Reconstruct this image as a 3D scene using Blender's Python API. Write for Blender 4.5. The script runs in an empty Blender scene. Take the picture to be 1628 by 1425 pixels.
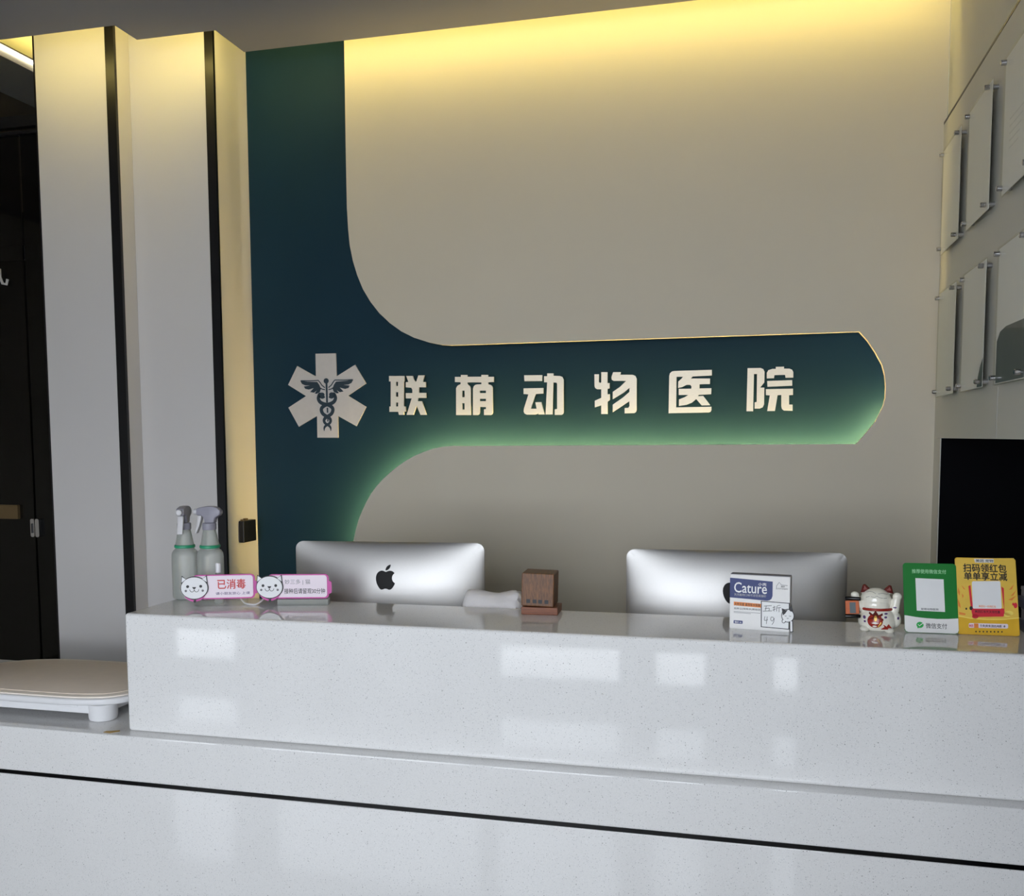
import bpy, bmesh, math, random
from mathutils import Vector, Matrix
from mathutils.bvhtree import BVHTree
random.seed(7)
S = bpy.context.scene
COL = S.collection
R = math.radians

# ------------------------------------------------------------------ camera
cam = bpy.data.cameras.new('camera')
camo = bpy.data.objects.new('camera', cam)
COL.objects.link(camo)
cam.sensor_fit = 'HORIZONTAL'
cam.sensor_width = 36.0
cam.lens = 1564.49 / 1628 * 36.0
cam.shift_x = (814 - 788.13) / 1628
cam.shift_y = (825.67 - 712.5) / 1628
cam.clip_start = 0.02
yaw, pitch, roll = R(14.612), R(-4.782), R(-0.304)
camo.matrix_world = (Matrix.Translation((0, 0, 1.6)) @ Matrix.Rotation(yaw, 4, 'Z')
                     @ Matrix.Rotation(math.pi / 2 + pitch, 4, 'X') @ Matrix.Rotation(roll, 4, 'Z'))
S.camera = camo

# ------------------------------------------------------------------ daylight and exposure
SKY = 8.9
w = bpy.data.worlds.new('daylight')
S.world = w
w.use_nodes = True
wn = w.node_tree
wn.nodes['Background'].inputs['Color'].default_value = (0.86, 0.92, 1.0, 1)
wn.nodes['Background'].inputs['Strength'].default_value = SKY
S.view_settings.view_transform = 'Standard'
S.view_settings.look = 'None'
S.view_settings.gamma = 1.0
S.view_settings.use_curve_mapping = False
S.view_settings.exposure = 0.0
S.cycles.use_denoising = True
S.cycles.max_bounces = 12
S.cycles.diffuse_bounces = 6
S.cycles.glossy_bounces = 6
S.cycles.transmission_bounces = 10
S.cycles.sample_clamp_indirect = 6.0
COVE = 29.0       # brightness of the warm LED strips over the ceiling edge
SIGN_LED = 180.0   # brightness of the warm LED strip behind the white wall board
FRONT_Y = -0.9    # the glazed shop front, behind the camera


def portal(name, x0, x1, z0, z1):
    l = bpy.data.lights.new(name, 'AREA')
    l.shape = 'RECTANGLE'
    l.size, l.size_y = x1 - x0, z1 - z0
    l.cycles.is_portal = True
    o = bpy.data.objects.new(name, l)
    o.location = ((x0 + x1) / 2, FRONT_Y, (z0 + z1) / 2)
    o.rotation_euler = (R(90), 0, 0)     # shines towards +Y, into the room
    COL.objects.link(o)


# openings of the unseen shop front, some added for light: (x0, x1, z0, z1)
PANES = [(a, b, c, d) for a, b in ((-1.49, -0.75), (-0.53, -0.25), (0.14, 0.27), (-3.77, -3.29)) for c, d in ((0.13, 0.33), (0.75, 1.25))]  # wall kept solid between the two rows to cut a counter reflection
PANES += [(-1.9, -0.9, 1.32, 2.4), (-0.8, 0.45, 1.32, 2.4), (-3.0, -1.6, 0.75, 1.25)]  # upper pair and wide left opening added to let in more daylight
for p in PANES:
    portal('window_or_added_opening', *p)


# ------------------------------------------------------------------ materials
def lin(c):
    def f(v):
        v /= 255.0
        return v / 12.92 if v <= 0.04045 else ((v + 0.055) / 1.055) ** 2.4
    return tuple(f(v) for v in c)


def mat(name, rgb, rough=0.5, metal=0.0, vary=0.04, scale=30.0, trans=0.0, ior=1.5, emit=None, estr=0.0, bump=0.0, bscale=80.0,
        rvary=0.05, stretch=None, coat=0.0, spec=0.5):
    m = bpy.data.materials.new(name)
    m.use_nodes = True
    nt = m.node_tree
    b = nt.nodes['Principled BSDF']
    c = lin(rgb)
    tc = nt.nodes.new('ShaderNodeTexCoord')
    mp = nt.nodes.new('ShaderNodeMapping')
    nt.links.new(tc.outputs['Object'], mp.inputs['Vector'])
    if stretch:
        mp.inputs['Scale'].default_value = stretch
    nz = nt.nodes.new('ShaderNodeTexNoise')
    nz.inputs['Scale'].default_value = scale
    nz.inputs['Detail'].default_value = 4
    nt.links.new(mp.outputs['Vector'], nz.inputs['Vector'])
    rp = nt.nodes.new('ShaderNodeValToRGB')
    rp.color_ramp.elements[0].position = 0.3
    rp.color_ramp.elements[1].position = 0.7
    rp.color_ramp.elements[0].color = tuple(v * (1 - vary) for v in c) + (1,)
    rp.color_ramp.elements[1].color = tuple(min(1, v * (1 + vary)) for v in c) + (1,)
    nt.links.new(nz.outputs['Fac'], rp.inputs['Fac'])
    nt.links.new(rp.outputs['Color'], b.inputs['Base Color'])
    mr = nt.nodes.new('ShaderNodeMapRange')
    mr.inputs['To Min'].default_value = max(0.0, rough - rvary)
    mr.inputs['To Max'].default_value = min(1.0, rough + rvary)
    nt.links.new(nz.outputs['Fac'], mr.inputs['Value'])
    nt.links.new(mr.outputs['Result'], b.inputs['Roughness'])
    b.inputs['Metallic'].default_value = metal
    b.inputs['IOR'].default_value = ior
    b.inputs['Specular IOR Level'].default_value = spec
    if trans:
        b.inputs['Transmission Weight'].default_value = trans
    if coat:
        b.inputs['Coat Weight'].default_value = coat
        b.inputs['Coat Roughness'].default_value = 0.05
    if emit:
        b.inputs['Emission Color'].default_value = tuple(emit) + (1,)
        b.inputs['Emission Strength'].default_value = estr
    if bump:
        n2 = nt.nodes.new('ShaderNodeTexNoise')
        n2.inputs['Scale'].default_value = bscale
        nt.links.new(mp.outputs['Vector'], n2.inputs['Vector'])
        bp = nt.nodes.new('ShaderNodeBump')
        bp.inputs['Strength'].default_value = bump
        bp.inputs['Distance'].default_value = 0.002
        nt.links.new(n2.outputs['Fac'], bp.inputs['Height'])
        nt.links.new(bp.outputs['Normal'], b.inputs['Normal'])
    return m


def clear_sheet(name, rgb, refl=1.0):
    """thin flat glass or acrylic: passes light straight through, mirrors a little by angle"""
    m = bpy.data.materials.new(name)
    m.use_nodes = True
    nt = m.node_tree
    nt.nodes.clear()
    out = nt.nodes.new('ShaderNodeOutputMaterial')
    mix = nt.nodes.new('ShaderNodeMixShader')
    tr = nt.nodes.new('ShaderNodeBsdfTransparent')
    gl = nt.nodes.new('ShaderNodeBsdfGlossy')
    fr = nt.nodes.new('ShaderNodeFresnel')
    nz = nt.nodes.new('ShaderNodeTexNoise')
    nz.inputs['Scale'].default_value = 40
    mr = nt.nodes.new('ShaderNodeMapRange')
    mr.inputs['To Min'].default_value = 0.02
    mr.inputs['To Max'].default_value = 0.06
    nt.links.new(nz.outputs['Fac'], mr.inputs['Value'])
    nt.links.new(mr.outputs['Result'], gl.inputs['Roughness'])
    fr.inputs['IOR'].default_value = 1.45
    mu = nt.nodes.new('ShaderNodeMath')
    mu.operation = 'MULTIPLY'
    mu.inputs[1].default_value = refl
    ge = nt.nodes.new('ShaderNodeNewGeometry')
    iv = nt.nodes.new('ShaderNodeMath')
    iv.operation = 'SUBTRACT'
    iv.inputs[0].default_value = 1.0
    nt.links.new(ge.outputs['Backfacing'], iv.inputs[1])
    m0 = nt.nodes.new('ShaderNodeMath')
    m0.operation = 'MULTIPLY'
    nt.links.new(fr.outputs['Fac'], m0.inputs[0])
    nt.links.new(iv.outputs['Value'], m0.inputs[1])
    nt.links.new(m0.outputs['Value'], mu.inputs[0])
    tr.inputs['Color'].default_value = lin(rgb) + (1,)
    nt.links.new(mu.outputs['Value'], mix.inputs['Fac'])
    nt.links.new(tr.outputs['BSDF'], mix.inputs[1])
    nt.links.new(gl.outputs['BSDF'], mix.inputs[2])
    nt.links.new(mix.outputs['Shader'], out.inputs['Surface'])
    return m


def quartz(name):
    m = mat(name, (232, 231, 230), 0.045, vary=0.015, scale=6, rvary=0.015)
    nt = m.node_tree
    b = nt.nodes['Principled BSDF']
    tc = nt.nodes['Texture Coordinate']
    base = b.inputs['Base Color'].links[0].from_socket
    last = base
    for sc, thr, rad, col, fac in ((270.0, 0.80, 0.30, (0.22, 0.22, 0.23), 0.75), (330.0, 0.70, 0.28, (0.97, 0.98, 1.0), 0.9),
                                   (120.0, 0.93, 0.22, (0.16, 0.15, 0.14), 0.7), (300.0, 0.45, 0.40, (0.52, 0.53, 0.54), 0.35)):
        v = nt.nodes.new('ShaderNodeTexVoronoi')
        v.inputs['Scale'].default_value = sc
        nt.links.new(tc.outputs['Object'], v.inputs['Vector'])
        mr = nt.nodes.new('ShaderNodeMapRange')
        mr.inputs['From Min'].default_value = rad
        mr.inputs['From Max'].default_value = rad * 0.5
        mr.inputs['To Max'].default_value = fac
        nt.links.new(v.outputs['Distance'], mr.inputs['Value'])
        sx = nt.nodes.new('ShaderNodeSeparateColor')
        nt.links.new(v.outputs['Color'], sx.inputs['Color'])
        gt = nt.nodes.new('ShaderNodeMath')
        gt.operation = 'GREATER_THAN'
        gt.inputs[1].default_value = thr
        nt.links.new(sx.outputs['Red'], gt.inputs[0])
        mu = nt.nodes.new('ShaderNodeMath')
        mu.operation = 'MULTIPLY'
        nt.links.new(mr.outputs['Result'], mu.inputs[0])
        nt.links.new(gt.outputs['Value'], mu.inputs[1])
        mx = nt.nodes.new('ShaderNodeMix')
        mx.data_type = 'RGBA'
        nt.links.new(mu.outputs['Value'], mx.inputs[0])
        nt.links.new(last, mx.inputs[6])
        mx.inputs[7].default_value = col + (1,)
        last = mx.outputs[2]
    nt.links.new(last, b.inputs['Base Color'])
    return m


def wood(name, dark, light, axis=(1, 12, 40)):
    m = mat(name, light, 0.45, vary=0.1)
    nt = m.node_tree
    rp = nt.nodes['Color Ramp']
    nt.nodes['Mapping'].inputs['Scale'].default_value = axis
    nt.nodes['Noise Texture'].inputs['Scale'].default_value = 12
    nt.nodes['Noise Texture'].inputs['Distortion'].default_value = 0.6
    rp.color_ramp.elements[0].color = lin(dark) + (1,)
    rp.color_ramp.elements[1].color = lin(light) + (1,)
    return m


M = {}
M['wall'] = mat('wall_paint', (209, 201, 184), 0.65, vary=0.015, scale=3, bump=0.05, bscale=300)
M['wall_right'] = mat('wall_panel_paint', (200, 199, 192), 0.55, vary=0.015, scale=3)
M['column'] = mat('column_paint', (216, 213, 212), 0.7, vary=0.01, scale=3, bump=0.04, bscale=300)
M['teal'] = mat('teal_paint', (23, 53, 69), 0.6, vary=0.04, scale=4, spec=0.15, bump=0.05, bscale=300)
M['ceiling'] = mat('ceiling_paint', (152, 151, 156), 0.8, vary=0.01, scale=3)
M['cove'] = mat('cove_paint', (236, 230, 216), 0.8, vary=0.01, scale=3)
M['floor'] = mat('polished_floor_tile', (112, 109, 105), 0.06, vary=0.05, scale=2, rvary=0.02)
M['pave'] = mat('pavement', (205, 203, 200), 0.8, vary=0.2, scale=3)
M['black'] = mat('black_metal_trim', (14, 14, 18), 0.35, vary=0.1)
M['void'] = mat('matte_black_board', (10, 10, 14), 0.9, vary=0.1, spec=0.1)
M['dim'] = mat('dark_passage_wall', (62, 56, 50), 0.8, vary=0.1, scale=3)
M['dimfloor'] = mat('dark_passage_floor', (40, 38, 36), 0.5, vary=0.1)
M['darkglass'] = clear_sheet('smoked_glass', (150, 152, 150))
M['chrome'] = mat('chrome', (200, 200, 205), 0.18, metal=1.0, vary=0.02)
M['quartz'] = quartz('white_quartz')
M['led'] = mat('warm_led', (255, 236, 190), 0.5, emit=(1.0, 0.79, 0.22), estr=COVE)
M['signled'] = mat('warm_sign_led', (255, 236, 190), 0.5, emit=(1.0, 0.73, 0.25), estr=SIGN_LED)
M['tube'] = mat('white_led_tube', (255, 250, 235), 0.5, emit=(1.0, 0.84, 0.55), estr=45)
M['letter'] = mat('brushed_champagne_metal', (238, 230, 214), 0.42, metal=0.2, vary=0.05, scale=60, stretch=(1, 1, 12))
M['emblem'] = mat('silver_acrylic', (206, 202, 200), 0.42, metal=0.15, vary=0.03)
M['ink'] = mat('teal_ink', (20, 46, 62), 0.5)
M['alu'] = mat('brushed_aluminium', (190, 188, 186), 0.48, metal=1.0, vary=0.015, scale=200, rvary=0.03)
M['gloss_black'] = mat('gloss_black', (6, 6, 8), 0.2)
M['logo_black'] = mat('logo_black', (5, 5, 7), 0.35, spec=0.12)
M['screen'] = mat('screen_glass', (8, 8, 10), 0.05)
M['bottle'] = mat('frosted_bottle_plastic', (228, 231, 226), 0.3, trans=0.65, ior=1.35, vary=0.02)
M['green_ring'] = mat('green_plastic_ring', (40, 150, 110), 0.4)
M['trigger'] = mat('grey_sprayer_plastic', (150, 148, 160), 0.4)
M['trigger_light'] = mat('pale_sprayer_plastic', (206, 204, 206), 0.4)
M['clear'] = clear_sheet('clear_acrylic', (250, 252, 250), 0.7)
M['holder'] = clear_sheet('holder_acrylic', (252, 252, 250), 0.25)
M['frost'] = mat('frosted_acrylic', (205, 208, 202), 0.3, trans=0.6, ior=1.4, vary=0.02)
M['white'] = mat('white_card', (238, 236, 234), 0.5, vary=0.01)
M['whiteplastic'] = mat('white_plastic', (232, 232, 234), 0.35, vary=0.01)
M['pink'] = mat('magenta_plastic', (206, 78, 164), 0.4)
M['plaque'] = mat('pale_pink_face', (240, 226, 236), 0.4, vary=0.01)
M['red'] = mat('red_print', (200, 50, 48), 0.5)
M['darkprint'] = mat('dark_print', (38, 36, 40), 0.5)
M['greyprint'] = mat('grey_print', (120, 118, 122), 0.5)
M['faintgrey'] = mat('faint_grey_print', (222, 222, 222), 0.5)
M['palegrey'] = mat('pale_grey_print', (190, 190, 190), 0.5)
M['navy'] = mat('navy_print', (34, 50, 112), 0.45)
M['orange'] = mat('orange_print', (238, 140, 60), 0.5)
M['paper'] = mat('white_paper', (240, 240, 240), 0.6, vary=0.01)
M['green'] = mat('green_card', (24, 124, 48), 0.35, vary=0.02)
M['greenlogo'] = mat('green_logo', (40, 175, 80), 0.4)
M['palegreen'] = mat('pale_green_print', (170, 226, 176), 0.5)
M['yellow'] = mat('yellow_card', (232, 182, 50), 0.35, vary=0.05, scale=25)
M['uppergold'] = mat('pale_gold_print', (240, 200, 86), 0.35, vary=0.05, scale=30)
M['earinside'] = mat('brown_red_inside', (124, 48, 38), 0.25)
M['lightyellow'] = mat('light_yellow_print', (255, 226, 110), 0.4)
M['brick'] = mat('red_packet_print', (222, 50, 66), 0.4)
M['wood'] = wood('walnut_block', (78, 48, 26), (132, 86, 46), (30, 1.5, 4))
M['woodbase'] = wood('cherry_base', (112, 62, 38), (146, 86, 54), (2, 8, 30))
M['ceramic'] = mat('white_ceramic', (240, 236, 222), 0.12, vary=0.01, coat=0.5)
M['matrim'] = mat('pale_beige_rim', (246, 236, 224), 0.5)
M['signorange'] = mat('burnt_orange_sign', (196, 96, 44), 0.45)
M['earred'] = mat('brown_red_glaze', (100, 38, 34), 0.2)
M['glaze'] = mat('red_glaze', (156, 46, 36), 0.2)
M['gold'] = mat('gold_glaze', (206, 160, 70), 0.25, metal=0.3)
M['purple'] = mat('purple_glaze', (96, 70, 120), 0.25)
M['tissue'] = mat('crumpled_white_paper', (236, 232, 232), 0.8, vary=0.03, bump=0.6, bscale=60)
M['mat'] = mat('beige_rubber_mat', (238, 224, 210), 0.55, vary=0.02)
M['tape'] = mat('ochre_tape', (190, 150, 60), 0.5)
M['slate'] = mat('slate_tone', (84, 94, 98), 0.4)  # also colours the reflections painted on two certificate papers
M['navybox'] = mat('dark_blue_box', (40, 46, 78), 0.5)
M['greybox'] = mat('grey_box', (120, 120, 134), 0.5)
M['brass'] = mat('dull_brass', (120, 100, 70), 0.4, metal=0.6)


# ------------------------------------------------------------------ geometry helpers
class MB:
    def __init__(self):
        self.b = bmesh.new()

    def box(self, x0, x1, y0, y1, z0, z1):
        v = [self.b.verts.new((x, y, z)) for z in (z0, z1) for y in (y0, y1) for x in (x0, x1)]
        for f in ((0, 1, 3, 2), (4, 6, 7, 5), (0, 4, 5, 1), (2, 3, 7, 6), (0, 2, 6, 4), (1, 5, 7, 3)):
            self.b.faces.new([v[i] for i in f])
        return self

    def prism(self, pts, y0, y1):
        """outline in x,z, from y0 (front) to y1"""
        a = [self.b.verts.new((p[0], y0, p[1])) for p in pts]
        c = [self.b.verts.new((p[0], y1, p[1])) for p in pts]
        n = len(pts)
        self.b.faces.new(a)
        self.b.faces.new(c[::-1])
        for i in range(n):
            j = (i + 1) % n
            self.b.faces.new((a[i], c[i], c[j], a[j]))
        return self

    def slab(self, pts, z0, z1):
        """outline in x,y, from z0 to z1"""
        a = [self.b.verts.new((p[0], p[1], z0)) for p in pts]
        c = [self.b.verts.new((p[0], p[1], z1)) for p in pts]
        n = len(pts)
        self.b.faces.new(a)
        self.b.faces.new(c[::-1])
        for i in range(n):
            j = (i + 1) % n
            self.b.faces.new((a[i], c[i], c[j], a[j]))
        return self

    def lathe(self, prof, n=32, cx=0, cy=0, m=None):
        """prof: (r, z) from bottom to top about the z axis"""
        rings = []
        for r, z in prof:
            if r <= 1e-6:
                rings.append([self.b.verts.new((cx, cy, z))])
            else:
                rings.append([self.b.verts.new((cx + r * math.cos(2 * math.pi * k / n), cy + r * math.sin(2 * math.pi * k / n), z)) for k in range(n)])
        for A, B in zip(rings, rings[1:]):
            for k in range(n):
                j = (k + 1) % n
                if len(A) == 1 and len(B) == 1:
                    continue
                if len(A) == 1:
                    self.b.faces.new((A[0], B[k], B[j]))
                elif len(B) == 1:
                    self.b.faces.new((A[k], A[j], B[0]))
                else:
                    self.b.faces.new((A[k], A[j], B[j], B[k]))
        if len(rings[0]) > 1:
            self.b.faces.new(rings[0][::-1])
        if len(rings[-1]) > 1:
            self.b.faces.new(rings[-1])
        if m is not None:
            vs = [v for r in rings for v in r]
            for v in vs:
                v.co = m @ v.co
        return self

    def ball(self, c, r, n=20, rot=None):
        """ellipsoid, r scalar or 3-tuple"""
        if not hasattr(r, '__len__'):
            r = (r, r, r)
        m = Matrix.Translation(c) @ (rot or Matrix()) @ Matrix.Diagonal((*r, 1))
        prof = [(math.sin(math.pi * k / 12), -math.cos(math.pi * k / 12)) for k in range(13)]
        prof[0] = (0, -1)
        prof[-1] = (0, 1)
        return self.lathe(prof, n, m=m)

    def tube(self, pts, r, n=10, closed=False):
        pts = [Vector(p) for p in pts]
        rs = r if hasattr(r, '__len__') else [r] * len(pts)
        rings = []
        N = len(pts)
        up = Vector((0.13, 0.31, 0.94))
        for i, p in enumerate(pts):
            if closed:
                t = pts[(i + 1) % N] - pts[i - 1]
            else:
                t = pts[min(i + 1, N - 1)] - pts[max(i - 1, 0)]
            t.normalize()
            a = t.cross(up)
            if a.length < 1e-3:
                a = t.cross(Vector((1, 0, 0)))
            a.normalize()
            c = t.cross(a)
            rings.append([self.b.verts.new(p + rs[i] * (math.cos(2 * math.pi * k / n) * a + math.sin(2 * math.pi * k / n) * c)) for k in range(n)])
        for i in range(N if closed else N - 1):
            A, B = rings[i], rings[(i + 1) % N]
            for k in range(n):
                j = (k + 1) % n
                self.b.faces.new((A[k], A[j], B[j], B[k]))
        if not closed:
            self.b.faces.new(rings[0][::-1])
            self.b.faces.new(rings[-1])
        return self

    def ribbon(self, pts, wd, y0, y1):
        """flat stroke in x,z of width wd (scalar or list), from y0 to y1"""
        ws = wd if hasattr(wd, '__len__') else [wd] * len(pts)
        P = [Vector((p[0], p[1])) for p in pts]
        L, Q = [], []
        for i, p in enumerate(P):
            t = P[min(i + 1, len(P) - 1)] - P[max(i - 1, 0)]
            if t.length < 1e-9:
                t = Vector((1, 0))
            t.normalize()
            nrm = Vector((-t.y, t.x)) * ws[i] / 2
            L.append(p + nrm)
            Q.append(p - nrm)
        def V(p, y):
            return self.b.verts.new((p.x, y, p.y))
        lf, qf = [V(p, y0) for p in L], [V(p, y0) for p in Q]
        lb, qb = [V(p, y1) for p in L], [V(p, y1) for p in Q]
        for i in range(len(P) - 1):
            self.b.faces.new((lf[i], lf[i + 1], qf[i + 1], qf[i]))
            self.b.faces.new((lb[i], qb[i], qb[i + 1], lb[i + 1]))
            self.b.faces.new((lf[i], lb[i], lb[i + 1], lf[i + 1]))
            self.b.faces.new((qf[i], qf[i + 1], qb[i + 1], qb[i]))
        self.b.faces.new((lf[0], qf[0], qb[0], lb[0]))
        self.b.faces.new((lf[-1], lb[-1], qb[-1], qf[-1]))
        return self

    def mesh(self, name, m=None, smooth=None, bevel=0, bseg=3, xf=None):
        bmesh.ops.recalc_face_normals(self.b, faces=self.b.faces[:])
        if bevel:
            bmesh.ops.remove_doubles(self.b, verts=self.b.verts[:], dist=1e-6)
            es = [e for e in self.b.edges if len(e.link_faces) == 2 and e.calc_face_angle(0) > 0.6]
            bmesh.ops.bevel(self.b, geom=es, offset=bevel, segments=bseg, affect='EDGES', profile=0.5, clamp_overlap=True)
        if xf is not None:
            self.b.transform(xf)
        me = bpy.data.meshes.new(name)
        self.b.to_mesh(me)
        self.b.free()
        if m:
            me.materials.append(m)
        if smooth is not None:
            set_smooth(me, smooth)
        return me


def set_smooth(me, ang=40):
    me.polygons.foreach_set('use_smooth', [True] * len(me.polygons))
    b = bmesh.new()
    b.from_mesh(me)
    for e in b.edges:
        e.smooth = not (len(e.link_faces) == 2 and e.calc_face_angle(0) > R(ang))
    b.to_mesh(me)
    b.free()


def link(name, me, parent=None, loc=(0, 0, 0), rz=0):
    o = bpy.data.objects.new(name, me)
    COL.objects.link(o)
    o.location = loc
    o.rotation_euler = (0, 0, rz)
    if parent:
        o.parent = parent
    return o


def part(name, mb, m, parent, smooth=None, bevel=0, bseg=3, label=None, xf=None):
    me = mb.mesh(name, m, smooth, bevel, bseg, xf) if isinstance(mb, MB) else mb
    o = link(name, me, parent)
    if label:
        o['label'] = label
    return o


def thing(name, label, cat, loc=(0, 0, 0), rz=0, group=None):
    o = bpy.data.objects.new(name, None)
    o.empty_display_size = 0.05
    COL.objects.link(o)
    o.location = loc
    o.rotation_euler = (0, 0, rz)
    return tag(o, label, cat, group)


def tag(o, label, cat, group=None):
    o['label'] = label
    o['category'] = cat
    if group:
        o['group'] = group
    return o


def struct(name, mb, m, parent=None, **k):
    o = link(name, mb.mesh(name, m, **k), parent)
    if not parent:
        o['kind'] = 'structure'
    return o


def fill_mesh(name, splines, y0, y1, m, bevel=0.0):
    """flat shape with holes: splines of (x, z), front at y0, back at y1"""
    c = bpy.data.curves.new(name, 'CURVE')
    c.dimensions = '2D'
    c.fill_mode = 'BOTH'
    for s in splines:
        sp = c.splines.new('POLY')
        sp.points.add(len(s) - 1)
        for p, q in zip(sp.points, s):
            p.co = (q[0], q[1], 0, 1)
        sp.use_cyclic_u = True
    c.extrude = abs(y1 - y0) / 2
    o = bpy.data.objects.new(name, c)
    COL.objects.link(o)
    dg = bpy.context.evaluated_depsgraph_get()
    me = bpy.data.meshes.new_from_object(o.evaluated_get(dg))
    bpy.data.objects.remove(o)
    me.transform(Matrix.Translation((0, (y0 + y1) / 2, 0)) @ Matrix.Rotation(math.pi / 2, 4, 'X'))
    me.name = name
    me.materials.clear()
    me.materials.append(m)
    return me


def text_mesh(s, cx, cz, wd, ht, y, m, weight=0.0, xf=None, spacing=1.0, depth=0.0002):
    """lettering whose box is centred on cx,cz; wd wide (ht None keeps the aspect), facing -y"""
    c = bpy.data.curves.new('lettering', 'FONT')
    c.body = s
    c.size = 1.0
    c.extrude = 0.01
    c.resolution_u = 3
    c.space_character = spacing
    o = bpy.data.objects.new('lettering', c)
    COL.objects.link(o)
    dg = bpy.context.evaluated_depsgraph_get()
    me = bpy.data.meshes.new_from_object(o.evaluated_get(dg))
    bpy.data.objects.remove(o)
    xs = [v.co.x for v in me.vertices]
    ys = [v.co.y for v in me.vertices]
    x0, x1, y0, y1 = min(xs), max(xs), min(ys), max(ys)
    sx = wd / (x1 - x0)
    sy = sx if ht is None else ht / (y1 - y0)
    for v in me.vertices:
        v.co = (cx + (v.co.x - (x0 + x1) / 2) * sx, y - (v.co.z + 0.01) / 0.02 * depth, cz + (v.co.y - (y0 + y1) / 2) * sy)
    if weight:
        # heavier strokes: the same glyphs once more a hair to each side
        hx, hz = weight * sx * 0.8, weight * sy * 0.8
        bm = bmesh.new()
        for dx, dz, dy in ((0, 0, 0), (hx, 0, 0.00001), (-hx, 0, 0.00002), (0, hz, 0.00003), (0, -hz, 0.00004)):
            cp_ = me.copy()
            cp_.transform(Matrix.Translation((dx, dy, dz)))
            bm.from_mesh(cp_)
            bpy.data.meshes.remove(cp_)
        bm.to_mesh(me)
        bm.free()
    if xf is not None:
        me.transform(xf)
    me.materials.clear()
    me.materials.append(m)
    return me


def lettering(parent, s, cx, cz, wd, ht, y, m, weight=0.0, xf=None, name='lettering', spacing=1.0):
    return link(name, text_mesh(s, cx, cz, wd, ht, y, m, weight, xf, spacing), parent)


def rrect(x0, x1, z0, z1, r, n=6, corners=(1, 1, 1, 1)):
    """rounded rectangle outline; corners: bottom-right, top-right, top-left, bottom-left"""
    out = []
    for (cx, cz, a0, q, kx, kz) in ((x1 - r, z0 + r, -90, corners[0], x1, z0), (x1 - r, z1 - r, 0, corners[1], x1, z1),
                                    (x0 + r, z1 - r, 90, corners[2], x0, z1), (x0 + r, z0 + r, 180, corners[3], x0, z0)):
        if q:
            for k in range(n + 1):
                a = R(a0 + 90 * k / n)
                out.append((cx + r * math.cos(a), cz + r * math.sin(a)))
        else:
            out.append((kx, kz))
    return out


def oval(cx, cz, rx, rz, n=28, rot=0):
    c, s = math.cos(rot), math.sin(rot)
    return [(cx + rx * math.cos(2 * math.pi * k / n) * c - rz * math.sin(2 * math.pi * k / n) * s,
             cz + rx * math.cos(2 * math.pi * k / n) * s + rz * math.sin(2 * math.pi * k / n) * c) for k in range(n)]


def arc(cx, cz, rx, rz, a0, a1, n=14):
    return [(cx + rx * math.cos(R(a0 + (a1 - a0) * k / n)), cz + rz * math.sin(R(a0 + (a1 - a0) * k / n))) for k in range(n + 1)]


def spline(pts, n=8):
    """Catmull-Rom through pts (tuples of any length)"""
    P = [Vector(p) for p in pts]
    P = [2 * P[0] - P[1]] + P + [2 * P[-1] - P[-2]]
    out = []
    for i in range(1, len(P) - 2):
        for k in range(n):
            t = k / n
            out.append(0.5 * ((2 * P[i]) + (P[i + 1] - P[i - 1]) * t + (2 * P[i - 1] - 5 * P[i] + 4 * P[i + 1] - P[i + 2]) * t * t
                              + (3 * P[i] - P[i - 1] - 3 * P[i + 1] + P[i + 2]) * t ** 3))
    out.append(P[-2])
    return [tuple(p) for p in out]


def remesh(me, voxel, name, m, smooth_iter=6):
    o = bpy.data.objects.new(name, me)
    COL.objects.link(o)
    r = o.modifiers.new('r', 'REMESH')
    r.mode = 'VOXEL'
    r.voxel_size = voxel
    s = o.modifiers.new('s', 'SMOOTH')
    s.iterations = smooth_iter
    s.factor = 0.5
    dg = bpy.context.evaluated_depsgraph_get()
    out = bpy.data.meshes.new_from_object(o.evaluated_get(dg))
    bpy.data.objects.remove(o)
    out.name = name
    out.materials.clear()
    out.materials.append(m)
    out.polygons.foreach_set('use_smooth', [True] * len(out.polygons))
    return out

# ------------------------------------------------------------------ the room
YB, YT = 3.9, 4.0            # white wall board front, teal wall
XR = 0.6425                  # right wall panel
XC, X1, X0 = -2.151, -2.541, -2.92   # pilaster edges
Y2, Y1 = 3.727, 3.626        # pilaster fronts
ZC, ZT = 3.15, 3.5         # dropped ceiling underside, slab above

struct('floor', MB().box(-5, 1.6, FRONT_Y, YT, -0.05, 0), M['floor'])
struct('ground_outside', MB().box(-9, 6, -9, FRONT_Y - 0.05, -0.1, -0.02), M['pave'])
struct('wall_back_teal', MB().box(XC, XR + 0.06, YT, YT + 0.05, 0, ZT), M['teal'])
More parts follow.
